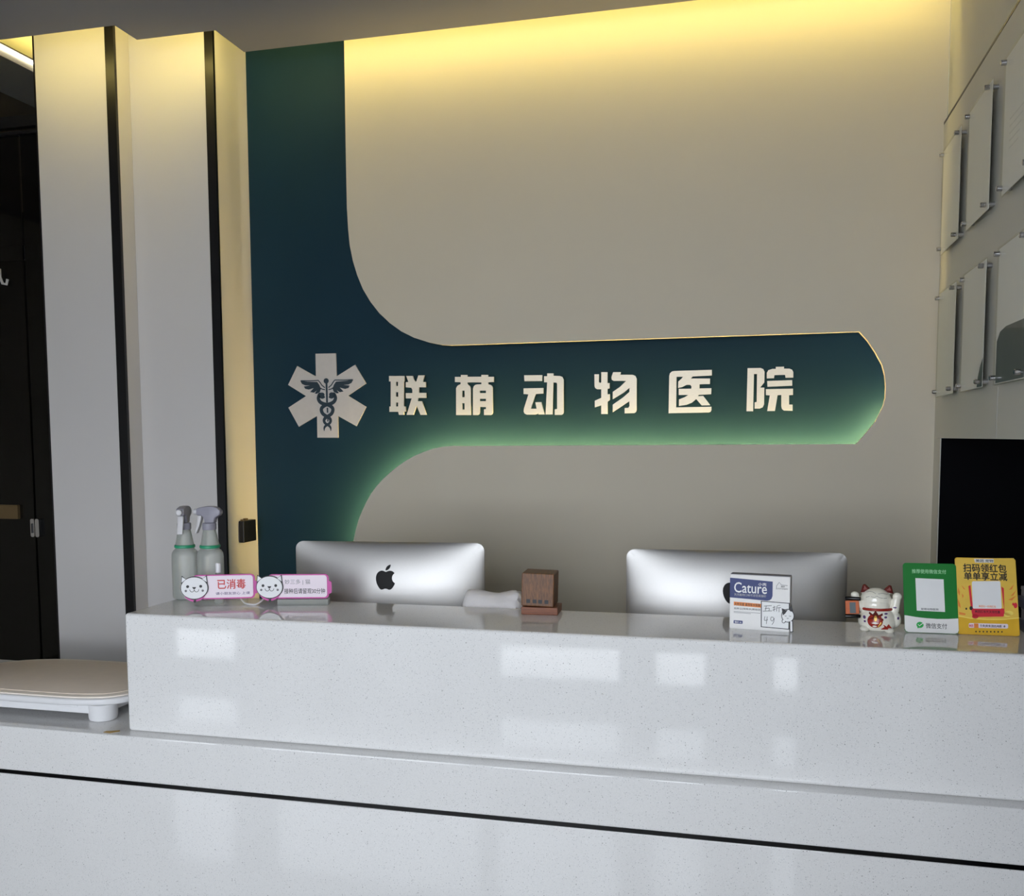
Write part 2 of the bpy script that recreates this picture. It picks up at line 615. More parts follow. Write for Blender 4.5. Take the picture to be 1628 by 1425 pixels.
# outlines of the white wall board, x and z in metres
UP = [(-1.6482, 3.286), (-1.6495, 3.2215), (-1.6499, 2.9863), (-1.6506, 2.7335), (-1.6498, 2.555), (-1.6459, 2.465), (-1.6401, 2.4004), (-1.6272, 2.3354), (-1.6086, 2.2751), (-1.5843, 2.2172), (-1.5516, 2.1642), (-1.5132, 2.1163), (-1.4665, 2.0733), (-1.4171, 2.0382), (-1.3624, 2.0108), (-1.3024, 1.991), (-1.2482, 1.9792), (-1.2077, 1.9755)]
RT = [(0.3751, 1.9809), (0.4046, 1.9467), (0.4325, 1.904), (0.4572, 1.8575), (0.468, 1.8182), (0.472, 1.779), (0.4714, 1.736), (0.4644, 1.704), (0.439, 1.6478), (0.4063, 1.6039), (0.3747, 1.566)]
LO = [(-1.1574, 1.5633), (-1.1967, 1.5641), (-1.2416, 1.5604), (-1.2828, 1.5527), (-1.3225, 1.5397), (-1.3659, 1.5227), (-1.4051, 1.5017), (-1.4418, 1.4779), (-1.4759, 1.4514), (-1.5074, 1.4247), (-1.5362, 1.3952), (-1.5623, 1.363), (-1.5838, 1.328), (-1.6036, 1.2902), (-1.6216, 1.2496), (-1.6353, 1.2062), (-1.6469, 1.1587), (-1.656, 1.1057), (-1.6616, 1.0376)]
board = [(UP[0][0], ZT)] + UP[1:] + RT + LO + [(-1.664, 0.0), (XR + 0.0095, 0.0), (XR + 0.0095, ZT)]
struct('wall_back_board', MB().prism(board, YB, YB + 0.030), M['wall'])

struct('wall_pilaster_left', MB().box(X0, X1, Y1, YT + 0.05, 0, ZT), M['column'])
struct('wall_pilaster_right', MB().box(X1 + 0.0005, XC, Y2, YT + 0.05, 0, ZT), M['column'])
struct('trim_1', MB().box(X1 - 0.040, X1 + 0.0015, Y1 - 0.003, Y1 + 0.012, 0, ZT - 0.001), M['black'])
struct('trim_2', MB().box(XC - 0.037, XC + 0.0015, Y2 - 0.003, Y2 + 0.012, 0, ZT - 0.001), M['black'])

# right wall: painted wall on top, a thicker board below it, a dark recess under that
struct('wall_right', MB().box(XR + 0.010, XR + 0.06, FRONT_Y, YB, 2.709, ZT), M['wall_right'])
struct('trim_3', MB().box(XR - 0.001, XR + 0.06, FRONT_Y, YB - 0.0005, 2.7005, 2.7085), M['black'])
struct('wall_right_board', MB().box(XR, XR + 0.06, 1.2, YB - 0.0005, 1.587, 2.700), M['wall_right'])
struct('wall_right_front', MB().box(XR, XR + 0.06, FRONT_Y, 1.199, 0, 2.700), M['wall_right'])
struct('wall_right_jamb', MB().box(XR, XR + 0.003, 3.775, YB - 0.0005, 0, 1.5865), M['wall_right'])
struct('trim_4', MB().box(XR - 0.0006, XR, 2.948, 2.951, 1.588, 1.728), M['palegrey'])
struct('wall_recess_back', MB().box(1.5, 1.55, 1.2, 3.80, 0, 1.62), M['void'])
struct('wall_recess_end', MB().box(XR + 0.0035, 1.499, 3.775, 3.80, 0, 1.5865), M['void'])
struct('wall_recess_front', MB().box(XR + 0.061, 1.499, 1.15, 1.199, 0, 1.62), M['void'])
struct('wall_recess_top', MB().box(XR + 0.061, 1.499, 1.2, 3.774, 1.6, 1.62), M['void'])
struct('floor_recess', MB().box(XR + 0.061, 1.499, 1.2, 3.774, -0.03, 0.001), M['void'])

# ceilings
edge = [(-5, FRONT_Y), (XR + 0.0095, FRONT_Y), (XR + 0.0095, 3.72), (-2.007, 3.72), (-2.007, 3.50), (-2.347, 3.50), (-2.347, 3.36), (-5, 3.36)]
struct('ceiling', MB().slab(edge, ZC, ZC + 0.07), M['ceiling'])
struct('ceiling_upper', MB().box(-5, XR + 0.06, FRONT_Y, 6.3, ZT, ZT + 0.05), M['cove'])
strips = [(-2.0, 0.63, 3.721, 3.731), (-2.34, -2.02, 3.501, 3.511), (-2.97, -2.36, 3.361, 3.371)]
for i, (a, b, c, d) in enumerate(strips):
    struct('trim_%d' % (5 + i), MB().box(a, b, c, d, ZC + 0.040, ZC + 0.055), M['led'])
struct('trim_8', MB().box(-2.018, -2.008, 3.515, 3.70, ZC + 0.040, ZC + 0.055), M['led'])
struct('trim_9', MB().box(-2.358, -2.348, 3.375, 3.49, ZC + 0.040, ZC + 0.055), M['led'])

# hidden strip behind the white board that washes the teal wall
path = RT[7:] + LO
pp = []
for i, p in enumerate(path):
    a, b = path[max(i - 1, 0)], path[min(i + 1, len(path) - 1)]
    t = Vector((b[0] - a[0], b[1] - a[1])).normalized()
    n = Vector((-t.y, t.x)) * 0.055
    pp.append((p[0] + n.x, 3.946, p[1] + n.y))
struct('trim_10', MB().tube(pp, 0.005, 8), M['signled'])

# walls behind the camera and at the far left
struct('wall_left', MB().box(-5.05, -5, FRONT_Y, 3.7, 0, ZT), M['wall'])
def front_wall():
    m = MB()
    xs = sorted({-5.0, XR + 0.06} | {v for p in PANES for v in p[:2]})
    zs = sorted({0.0, ZT} | {v for p in PANES for v in p[2:]})
    for a, b in zip(xs, xs[1:]):
        for c, d in zip(zs, zs[1:]):
            x, z = (a + b) / 2, (c + d) / 2
            if not any(p[0] < x < p[1] and p[2] < z < p[3] for p in PANES):
                m.box(a, b, FRONT_Y - 0.08, FRONT_Y, c, d)
    return m
struct('wall_front', front_wall(), M['slate'])

# glazed door and transom at the left, with the dim passage behind it
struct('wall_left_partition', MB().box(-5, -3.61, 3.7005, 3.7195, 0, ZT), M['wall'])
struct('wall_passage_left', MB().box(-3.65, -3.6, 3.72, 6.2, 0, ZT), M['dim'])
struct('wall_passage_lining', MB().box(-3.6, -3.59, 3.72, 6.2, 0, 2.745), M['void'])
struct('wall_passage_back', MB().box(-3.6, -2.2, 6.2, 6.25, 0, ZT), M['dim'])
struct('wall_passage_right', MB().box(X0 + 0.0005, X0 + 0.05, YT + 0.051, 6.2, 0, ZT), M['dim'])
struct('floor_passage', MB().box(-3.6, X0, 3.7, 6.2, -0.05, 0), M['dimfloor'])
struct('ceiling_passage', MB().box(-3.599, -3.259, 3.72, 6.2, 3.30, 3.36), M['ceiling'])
struct('trim_11', MB().box(-3.34, -3.325, 3.76, 6.1, 3.361, 3.369), M['led'])
lamp = thing('linear_lamp', 'bright white linear light seen through the glass above the black door', 'light', (-3.2585, 3.74, 3.335))
part('lens', MB().box(0, 0.006, 0, 2.4, 0, 0.010), M['tube'], lamp)
part('housing', MB().box(0, 0.004, 0, 2.4, 0.0101, 0.016), M['whiteplastic'], lamp)

door = link('door_1', None)
door['kind'] = 'structure'
part('frame', MB().box(-2.952, X0 - 0.0005, 3.655, 3.69, 0, ZT - 0.001).box(-5, -2.952, 3.655, 3.69, 2.924, 2.969).box(-5, -2.952, 3.656, 3.69, 2.894, 2.906), M['black'], door)
part('transom_glass', MB().box(-5, -2.9525, 3.668, 3.674, 2.969, ZT - 0.001), M['clear'], door)
part('door_glass', MB().box(-5, -3.055, 3.668, 3.676, 0.01, 2.893), M['darkglass'], door)
part('fixed_glass', MB().box(-3.045, -2.9525, 3.668, 3.676, 0.01, 2.893), M['darkglass'], door)
part('rail', MB().box(-5, -2.985, 3.677, 3.70, 2.375, 2.435), M['black'], door)
lk = part('lock', MB().prism(rrect(-3.064, -3.044, 1.172, 1.252, 0.008), 3.650, 3.667).prism(rrect(-3.040, -3.020, 1.172, 1.252, 0.008), 3.650, 3.667), M['chrome'], door, label='chrome lock on the glass door edge')
part('latch', MB().box(-3.056, -3.052, 3.645, 3.650, 1.19, 1.232), M['black'], lk)
part('lock_plate', MB().prism(rrect(-3.24, -3.128, 1.25, 1.312, 0.004), 3.652, 3.667), M['brass'], door, label='dull brass lock plate on the glass door')
part('hook', MB().tube([(-3.166, 3.655, 2.335), (-3.160, 3.648, 2.300), (-3.148, 3.648, 2.272), (-3.132, 3.652, 2.268), (-3.128, 3.655, 2.29)], 0.006)
     .tube([(-3.190, 3.655, 2.335), (-3.184, 3.648, 2.300), (-3.172, 3.648, 2.272)], 0.006), M['palegrey'], door)

# ------------------------------------------------------------------ emblem and sign characters on the teal wall
SIGN = {
    'union': ((-1.415, 1.777), [[(-82.5, 83), (-13.1, 81.6), (-13.4, 59.1), (-16.1, 59.1), (-17.6, -46.6), (-9.3, -46.7), (-9.6, -68.1), (-17.5, -68), (-17.7, -82), (-40.5, -81.7), (-43.3, -68.6), (-83.2, -68.2), (-82.8, -45.8), (-76.8, -45.9), (-75.2, 60.2), (-82.8, 60.4)],
        [(-51.4, 57.9), (-42.5, 57.8), (-42.7, 40.1), (-51.7, 40.3)],
        [(-52.1, 14.3), (-42.5, 14.1), (-42.8, -5), (-52.3, -4.8)],
        [(-52.3, -29.4), (-43.2, -29.5), (-43.4, -46.3), (-52.5, -46.2)],
        [(-5.6, 81.5), (24, 80.9), (29.3, 66.5), (33.9, 57.2), (39.4, 57.1), (48.5, 82.7), (75.9, 82.2), (67.8, 54.7), (81.5, 54.5), (81.2, 32.4), (50.9, 32.9), (50.6, 9.8), (81.9, 9.3), (81.6, -11.9), (46.8, -11.4), (43.3, -25.2), (62.9, -25.5), (83.2, -83), (56.3, -82.8), (39.1, -43.6), (24.8, -82.4), (-5.8, -82.1), (17.8, -12.8), (-8.8, -12.4), (-8.5, 9.9), (21.1, 9.4), (21.3, 23.3), (16.4, 31.7), (-8.2, 34), (-7.9, 55.2), (4, 55.9)]]),
    'sprout': ((-1.122, 1.774), [[(-83.4, 76.1), (-57.9, 75.6), (-57.8, 83.8), (-30.1, 83.2), (-30.2, 75.6), (30.7, 74.7), (30.8, 82.3), (59.5, 81.7), (59.5, 73.8), (83.6, 73.3), (83.5, 52), (59.3, 51.5), (59.3, 42.5), (68.3, 41), (75.9, 35.8), (79, 28.5), (79, -73), (76.1, -80.3), (69.5, -83.8), (41.1, -83.5), (41.2, -59.8), (49.7, -59), (49.8, -50.8), (23.2, -49.6), (23.1, -72.4), (20.2, -79.6), (13.5, -83.2), (-6.6, -83), (-5.7, 26.4), (-1.9, 36.3), (4.8, 41.7), (13.4, 43.3), (30.9, 43.9), (30.9, 51.2), (-29.4, 52.3), (-28.9, 45), (-19, 37.6), (-15.3, 28.4), (-16.1, -82.9), (-79.9, -82.2), (-78.8, 29.5), (-73.6, 38.5), (-66.8, 43), (-59.1, 45.6), (-59, 53.8), (-83.6, 55.2)],
        [(-52.6, 19), (-42.1, 18.8), (-42.3, -8.6), (-52.9, -8.4)],
        [(-52.5, -33.1), (-42.5, -33.2), (-42.7, -59.7), (-52.7, -59.6)],
        [(23.7, 17.7), (50.2, 17.3), (50.2, 7.3), (23.6, 7.7)],
        [(23.5, -15.9), (50, -16.3), (50, -26.3), (23.4, -25.9)]]),
    'move': ((-0.829, 1.772), [[(-80.7, 78.8), (-5.1, 77.9), (-5.1, 53.9), (-79.3, 54.6)],
        [(-83.1, 25.4), (-0.4, 25.7), (-0.4, 3.4), (-32.3, 2.1), (-52.7, -57.7), (-28.7, -58), (-34.2, -31.9), (-9.3, -31.4), (4.4, -81.7), (-21.3, -81.4), (-22.3, -75.1), (-26.9, -79.6), (-35.2, -81.8), (-70.4, -81.5), (-79.3, -77.2), (-83, -69.1), (-81.5, -55.6), (-62.8, 0.8), (-83.2, 2.9)],
        [(2.8, 73.3), (15.6, 73), (15.6, 84.3), (41.8, 83.7), (41.8, 73.9), (67.6, 73), (77.6, 68.8), (83.1, 58), (83.2, -74.5), (80.4, -80.8), (74, -84.3), (46.6, -84), (46.7, -61.6), (56.7, -60), (56.7, 41.6), (53.1, 46.7), (41.2, 47.3), (37.5, -82.1), (8.7, -81.8), (15.6, 48.6), (2.8, 48.9)]]),
    'thing': ((-0.535, 1.773), [[(-84.9, 75.8), (-66.5, 75.4), (-66.4, 45.5), (-62.5, 40.2), (-57.1, 42.7), (-57.3, 83.6), (-32, 83.1), (-31.8, 39.6), (-23.3, 39.4), (-23.2, 18), (-31.7, 16.8), (-31.7, -5.2), (-22.2, -4.1), (-22.1, -27.4), (-31.5, -34.6), (-31.3, -83.6), (-56.7, -83.4), (-56.8, -48.4), (-82.7, -56.5), (-82.8, -30), (-56.9, -18.9), (-57, 15.4), (-74, 16.1), (-81.1, 20.2), (-84.2, 28.2)],
        [(-9.3, 82.6), (21.6, 81.9), (19, 71.9), (69.1, 70.8), (78.7, 66.3), (84.1, 54.8), (84.9, -69.1), (82.3, -77), (75.3, -81.3), (37.5, -81.7), (37.3, -60.7), (52.3, -60), (56.7, -53), (55.7, -33.7), (33.7, -48.3), (-10.4, -76.8), (-10.5, -46.9), (30, -19.3), (56, 3), (56.2, 19.6), (33.5, 0.7), (-10.6, -24.9), (-10.7, 4.1), (17.5, 22.9), (42.9, 46.9), (-7.4, 47.9), (-14.5, 52.4), (-16, 60.3), (-14.9, 66.4)]]),
    'heal': ((-0.241, 1.773), [[(-81.5, 63.3), (-79, 72.8), (-72.2, 79.5), (-62.8, 81.9), (82.5, 83.3), (82.7, 61.6), (9.2, 59.2), (2.4, 51.3), (76.1, 49.8), (75.6, 28.5), (35.8, 28.3), (36, 12), (81.7, 12.1), (81.1, -11), (33.8, -12.8), (30.4, -18), (50.8, -17.4), (78.3, -53.9), (45.3, -54.3), (23.8, -29), (6.9, -43.4), (-13.5, -51.3), (-42.6, -54.9), (-42.8, -29.8), (-20.7, -21.1), (-6.2, -12.6), (-43.9, -12), (-44.1, 11.7), (4.6, 11.7), (5.3, 20.3), (0.2, 26.4), (-14.3, 26.7), (-31.3, 18.4), (-46.7, 15.2), (-46.1, 40.2), (-34.2, 51.2), (-27.5, 58.8), (-53.2, 59.3), (-53.7, -60.8), (82.6, -59.9), (82.8, -72.8), (79.5, -79.6), (72.7, -82.1), (-82.8, -83.3)]]),
    'court': ((0.061, 1.778), [[(-84.4, 81.5), (-35.8, 81.3), (-25.9, 76.8), (-20.8, 66.6), (-20.9, 26.1), (-36.2, 6.1), (-20.6, 5.9), (-20.3, -57.6), (-25.1, -69.4), (-36.5, -74.3), (-55.5, -74.1), (-55.9, -50.3), (-48.5, -48.7), (-48.6, 58.8), (-60.1, 59), (-61.1, -84.2), (-86, -83.9)],
        [(-12.1, 41.1), (-12.2, 62.2), (-6.9, 72.2), (8.5, 76.9), (20.8, 76.6), (20.6, 84.2), (50.7, 84.3), (50.9, 76.8), (70.3, 76.4), (80.9, 71.9), (85.5, 62.6), (85.6, 42.5), (57.2, 42.3), (55.4, 53.2), (16.3, 53.2), (14.8, 41.4)],
        [(-10.3, 31), (81.7, 32.6), (82.1, 11.6), (-9.1, 9)],
        [(-14.7, -0.2), (85.6, 0.1), (86, -23.7), (71.4, -24.3), (72.1, -60.5), (85.1, -60.7), (85.5, -84.3), (53.8, -83), (46.4, -77), (43.7, -66.9), (42.9, -23), (29.1, -23.7), (20.3, -84.3), (-8.4, -84), (0.4, -24.1), (-14.3, -23)]]),
    'star': ((-1.791, 1.781), [[(-49, 183.1), (46.8, 182.5), (48.3, 83.7), (135, 131.4), (183.6, 50.7), (98.9, -0.7), (182.5, -50), (136.1, -132.4), (50.8, -87.1), (49.9, -181.7), (-48.2, -181.2), (-47.9, -86.1), (-135.6, -132.6), (-183.8, -48.6), (-98.1, 0.7), (-182.8, 51), (-137.1, 132.3), (-49.4, 85.1)]])}
names = [('union', 'first metal character of the wall sign, beside the six-armed star emblem'),
         ('sprout', 'second metal character of the wall sign, two rounded upright blocks under one bar'),
         ('move', 'third metal character of the wall sign, two bars and a tall hooked stroke'),
         ('thing', 'fourth metal character of the wall sign, with two parallel slanting strokes'),
         ('heal', 'fifth metal character of the wall sign, enclosed in a square open on one side'),
         ('court', 'sixth and last metal character of the wall sign, a small roof over two legs')]
for k, lab in names:
    (cx, cz), sp = SIGN[k]
    me = fill_mesh('sign_character', [[(x / 1000, z / 1000) for x, z in s] for s in sp], 0, 0.008, M['letter'])
    o = link('sign_character', me, None, (cx, 3.962, cz))
    tag(o, lab, 'sign', 'metal characters of the wall sign')
    for px, pz in {'union': ((-0.055, 0.0), (0.03, 0.03)), 'sprout': ((-0.055, 0.0), (0.05, 0.0)), 'move': ((-0.062, -0.05), (0.06, 0.0)),
                   'thing': ((-0.045, 0.0), (0.065, 0.0)), 'heal': ((-0.07, 0.0), (0.03, 0.01)), 'court': ((-0.072, 0.0), (0.06, -0.05))}[k]:
        part('standoff', MB().lathe([(0.003, 0.0081), (0.003, YT - 3.962 - 0.0005)], 10, m=Matrix.Translation((px, 0, pz)) @ Matrix.Rotation(R(-90), 4, 'X')), M['black'], o)

(cx, cz), sp = SIGN['star']
star = thing('star_emblem', 'pale six-armed star emblem with a winged staff and two snakes', 'emblem', (cx * 1.0045, 3.993, 1.6 + (cz - 1.6) * 1.0045))
part('star_plate', fill_mesh('star_plate', [[(x / 1000, z / 1000) for x, z in sp[0]]], 0, 0.0065, M['emblem']), None, star)
def E(u, v):
    return ((u - 668) * 0.0003608 + 0.00097, (750 - v) * 0.0003152 + 0.0008)
def mir(pts):
    return [(1336 - u, v) for u, v in pts]
FY0, FY1 = -0.0012, -0.0002
wing = [(322, 537), (420, 552), (545, 560), (572, 600), (592, 655), (575, 700), (535, 722), (510, 716), (540, 672), (500, 706), (450, 696),
        (498, 642), (432, 662), (386, 650), (370, 618), (450, 606), (385, 602), (346, 582)]
for nm, f in (('wing', lambda q: q), ('wing', mir)):
    part(nm, MB().prism([E(*q) for q in f(wing)], FY0, FY1), M['ink'], star)
    ln = MB()
    ln.ribbon([E(*q) for q in f([(330, 537), (450, 541), (560, 538), (582, 565), (606, 605), (645, 640)])], 0.0042, FY0, FY1)
    ln.ribbon([E(*q) for q in f([(580, 640), (610, 660), (645, 668)])], 0.0042, FY0, FY1)
    part('wing_outline', ln, M['ink'], star)
st = MB().prism([E(u, v) for u, v in oval(663, 547, 33, 37, 20)], FY0, FY1)
st.ribbon([E(666, 570), (E(668, 700)), E(669, 845)], 0.0085, FY0 - 0.0001, FY1)
st.ribbon([E(672, 915), E(673, 985)], 0.0065, FY0 - 0.0001, FY1)
st.ribbon([E(674, 1062), E(675, 1105)], 0.005, FY0 - 0.0001, FY1)
part('staff', st, M['ink'], star)
s1 = [(636, 752), (610, 765), (585, 752), (578, 725), (562, 745), (556, 790), (578, 835), (625, 862), (690, 880), (735, 915), (742, 955), (722, 1000),
      (675, 1035), (637, 1062), (625, 1095), (640, 1130), (685, 1160), (708, 1190), (712, 1235)]
w1 = [0.016, 0.017, 0.017, 0.014, 0.013, 0.0155, 0.0165, 0.0165, 0.0165, 0.0165, 0.0162, 0.016, 0.0155, 0.0145, 0.013, 0.012, 0.0115, 0.009, 0.002]
for f, dy in ((lambda q: q, 0.0), (mir, 0.0002)):
    P3 = spline([(*E(*q), wv) for q, wv in zip(f(s1), w1)], 5)
    sn = MB().ribbon([(a, b) for a, b, c in P3], [c * 0.95 for a, b, c in P3], FY0 - dy, FY1)
    sn.prism([E(u, v) for u, v in f(oval(604, 735, 34, 30, 18))], FY0 - dy - 0.0001, FY1)
    part('snake', sn, M['ink'], star)

# ------------------------------------------------------------------ black box on the pilaster's side
sw = thing('socket_box', 'small black box mounted on the pale side of the pilaster', 'socket', (XC, 3.882, 1.148))
part('casing', MB().box(0.0005, 0.026, -0.052, 0.056, 0, 0.094), M['black'], sw, bevel=0.003)
part('plug', MB().box(0.006, 0.018, -0.02, 0.0, 0.0935, 0.103).box(0.006, 0.014, -0.045, -0.038, 0.0935, 0.10), M['brass'], sw)

# ------------------------------------------------------------------ reception counter
q = M['quartz']
RX = 0.95
wt = thing('worktop', 'long white quartz worktop running under the raised bar, with the scale standing on it', 'worktop', (0, 2.435, 0))
part('slab', MB().prism([(-0.045, 0.6225), (-0.045, 0.755), (0.70, 0.755), (0.70, 0.712), (-0.005, 0.712), (-0.005, 0.6225)], -RX, 3.05), q, wt, bevel=0.004, bseg=4, xf=Matrix.Rotation(R(90), 4, 'Z'))
part('edge_strip', MB().box(-3.05, RX, 0.66, 0.699, 0.66, 0.7115), q, wt)
rb = thing('raised_bar', 'white quartz raised bar of the reception desk, topped with signs and cards', 'counter', (0, 2.435, 0.7555))
part('block', MB().box(-1.74, RX, 0, 0.335, 0, 1.10 - 0.7555), q, rb, bevel=0.009, bseg=6)
cf = thing('counter_front', 'white quartz front of the reception desk below the black groove', 'counter', (0, 2.435, 0))
part('front_panel', MB().box(-3.05, RX, -0.0445, 0.0, 0.0005, 0.6109), q, cf, bevel=0.0015, bseg=2)
part('groove', MB().box(-3.05, RX, -0.0425, -0.004, 0.6112, 0.6223), M['gloss_black'], cf, label='black inlaid strip along the top edge')
part('carcass', MB().box(-3.04, RX - 0.01, 0.001, 0.30, 0.0005, 0.6109), M['void'], cf)
CT = 1.10        # top of the raised bar
WT = 0.755       # worktop

# ------------------------------------------------------------------ two desktop computers seen from behind
def svg_path(d):
    """relative cubic path with M/m, c, l, s, z to polylines"""
    import re
    tok = re.findall(r'[a-zA-Z]|-?\d*\.?\d+', d)
    out, cur, pos, i, cmd = [], [], Vector((0, 0)), 0, ''
    while i < len(tok):
        if tok[i].isalpha():
            cmd = tok[i]
            i += 1
            if cmd in 'zZ':
                out.append(cur)
                cur = []
                continue
        if cmd == 'M':
            pos = Vector((float(tok[i]), float(tok[i + 1])))
            cur = [tuple(pos)]
            i += 2
        elif cmd == 'c':
            n = [float(v) for v in tok[i:i + 6]]
            p1, p2, p3 = (pos + Vector(n[k:k + 2]) for k in (0, 2, 4))
            for k in range(1, 7):
                t = k / 6
                cur.append(tuple((1 - t) ** 3 * pos + 3 * t * (1 - t) ** 2 * p1 + 3 * t * t * (1 - t) * p2 + t ** 3 * p3))
            pos = p3
            i += 6
    return out

FRUIT = ('M 12.152 6.896 c -.948 0 -2.415 -1.078 -3.96 -1.04 -2.04 .027 -3.91 1.183 -4.961 3.014 -2.117 3.675 -.546 9.103 1.519 12.09 1.013 1.454 2.208 3.09 3.792 3.039 '
         '1.52 -.065 2.09 -.987 3.935 -.987 1.831 0 2.35 .987 3.96 .948 1.637 -.026 2.676 -1.48 3.676 -2.948 1.156 -1.688 1.636 -3.325 1.662 -3.415 '
         '-.039 -.013 -3.182 -1.221 -3.22 -4.857 -.026 -3.04 2.48 -4.494 2.597 -4.559 -1.429 -2.09 -3.623 -2.324 -4.39 -2.376 -2 -.156 -3.675 1.09 -4.61 1.09 z '
         'M 15.53 3.83 c .843 -1.012 1.4 -2.427 1.245 -3.83 -1.207 .052 -2.662 .805 -3.532 1.818 -.78 .896 -1.454 2.338 -1.273 3.714 1.338 .104 2.715 -.688 3.559 -1.701 z')

def computer(loc, rz, label, wd=0.631, ht=0.46):
    root = thing('desktop_computer', label, 'computer', loc, rz, 'desktop computers behind the counter')
    ztop = 1.262 - WT
    z0 = ztop - ht
    NX, NZ = 40, 30
    bul = 0.045
    def dep(u, v):
        return -bul * ((1 - abs(u) ** 2.6) * (1 - abs(v) ** 2.6)) ** 0.8
    rad = 0.026
    hw, hh = wd / 2, ht / 2
    def warp(u, v):
        # square grid squeezed onto a rounded rectangle
        x, z = u * hw, v * hh
        ax, az = abs(x) - (hw - rad), abs(z) - (hh - rad)
        if ax > 0 and az > 0:
            m = max(ax, az)
            l = math.hypot(ax, az)
            if l > 1e-9:
                x = math.copysign(hw - rad + ax * m / l, x)
                z = math.copysign(hh - rad + az * m / l, z)
        return x, z
    def grid(n, r, h):
        k = [-1 + 2 * i / n for i in range(n + 1)]
        return sorted(set(k + [-1 + r / h * j / 6 for j in range(7)] + [1 - r / h * j / 6 for j in range(7)]))
    us, vs = grid(NX, rad, hw), grid(NZ, rad, hh)
    m = MB()
    G = []
    for v in vs:
        row = []
        for u in us:
            x, z = warp(u, v)
            row.append(m.b.verts.new((x, dep(u, v), z0 + hh + z)))
        G.append(row)
    for j in range(len(vs) - 1):
        for i in range(len(us) - 1):
            m.b.faces.new((G[j][i], G[j][i + 1], G[j + 1][i + 1], G[j + 1][i]))
    rim = [G[0][i] for i in range(len(us))] + [G[j][-1] for j in range(1, len(vs))] + [G[-1][i] for i in range(len(us) - 2, -1, -1)] + [G[j][0] for j in range(len(vs) - 2, 0, -1)]
    bk = [m.b.verts.new((v.co.x, 0.008, v.co.z)) for v in rim]
    for i in range(len(rim)):
        j = (i + 1) % len(rim)
        m.b.faces.new((rim[i], bk[i], bk[j], rim[j]))
    m.b.faces.new(bk)
    hs = part('housing', m, M['alu'], root, smooth=50)
    part('screen', MB().prism(rrect(-hw + 0.004, hw - 0.004, z0 + 0.09, ztop - 0.004, 0.02), 0.0081, 0.010), M['screen'], root)
    sc = 0.0795 / 24
    zc = ztop - 0.109
    yc0 = dep(0, (zc - z0 - hh) / hh)
    sl = (dep(0, (zc + 0.01 - z0 - hh) / hh) - dep(0, (zc - 0.01 - z0 - hh) / hh)) / 0.02
    me = fill_mesh('logo', [[((x - 12.15) * sc * 0.98, zc + (12 - y) * sc) for x, y in s] for s in svg_path(FRUIT)], -0.0012, 0.0075, M['logo_black'])
    for v in me.vertices:
        v.co.y += yc0 + sl * (v.co.z - zc)
    part('logo', me, M['gloss_black'], root, label='black bitten apple logo')
    part('stand', MB().box(-0.10, 0.10, -0.075, -0.062, 0.006, z0 + 0.17).box(-0.10, 0.10, -0.0749, -0.03, z0 + 0.10, z0 + 0.17), M['alu'], root)
    part('foot', MB().box(-0.10, 0.10, -0.075, 0.12, 0, 0.006), M['alu'], root)
    return root

computer((-1.1365, 2.98, WT), R(5), 'aluminium desktop computer seen from behind, its whole apple logo showing')
computer((-0.0465, 2.955, WT), R(2.0), 'aluminium desktop computer seen from behind, logo half covered by the price box')

# ------------------------------------------------------------------ spray bottles
def spray(loc, rz, label):
    root = thing('spray_bottle', label, 'bottle', loc, rz, 'spray bottles on the counter')
    part('body', MB().lathe([(0.030, 0.0), (0.038, 0.003), (0.0405, 0.010), (0.0405, 0.132), (0.039, 0.145), (0.034, 0.153), (0.0285, 0.157), (0.0285, 0.160)], 36), M['bottle'], root, smooth=40)
    part('ring', MB().lathe([(0.0295, 0.1602), (0.0315, 0.162), (0.0315, 0.168), (0.0295, 0.1702)], 36), M['green_ring'], root, smooth=40, label='green ring')
    part('cone', MB().lathe([(0.0285, 0.1704), (0.027, 0.176), (0.0215, 0.205), (0.0185, 0.2175)], 36), M['bottle'], root, smooth=40)
    part('collar', MB().lathe([(0.0205, 0.2178), (0.0212, 0.220), (0.0212, 0.236), (0.0195, 0.2385)], 24), M['trigger'], root, smooth=30)
    hd = [(-0.034, 0.262), (-0.034, 0.283), (-0.022, 0.287), (0.0, 0.291), (0.022, 0.2905), (0.036, 0.286), (0.045, 0.278), (0.046, 0.268), (0.041, 0.262),
          (0.034, 0.2585), (0.027, 0.253), (0.0245, 0.245), (0.0245, 0.2386), (-0.008, 0.2386), (-0.008, 0.248), (-0.011, 0.256), (-0.018, 0.262)]
    part('spray_head', MB().prism([(x - 0.004, z) for x, z in hd], -0.0125, 0.0125), M['trigger'], root, bevel=0.004, bseg=2, smooth=40)
    part('nozzle', MB().lathe([(0.0085, 0), (0.0095, 0.002), (0.0095, 0.010), (0.006, 0.012)], 20, m=Matrix.Translation((-0.0382, 0, 0.273)) @ Matrix.Rotation(R(-90), 4, 'Y')), M['trigger_light'], root, smooth=30)
    tr = [(-0.034, 0.2615), (-0.022, 0.2615), (-0.024, 0.248), (-0.031, 0.226), (-0.041, 0.205), (-0.046, 0.206), (-0.041, 0.225), (-0.037, 0.242)]
    part('trigger', MB().prism(tr, -0.009, 0.009), M['trigger_light'], root, bevel=0.003, bseg=2, smooth=40)
    return root

spray((-1.711, 2.712, CT), R(104), 'frosted spray bottle with its grey sprayer turned towards the room')
spray((-1.629, 2.722, CT), R(4), 'frosted spray bottle with its grey sprayer in side view, behind the tiny bottle')

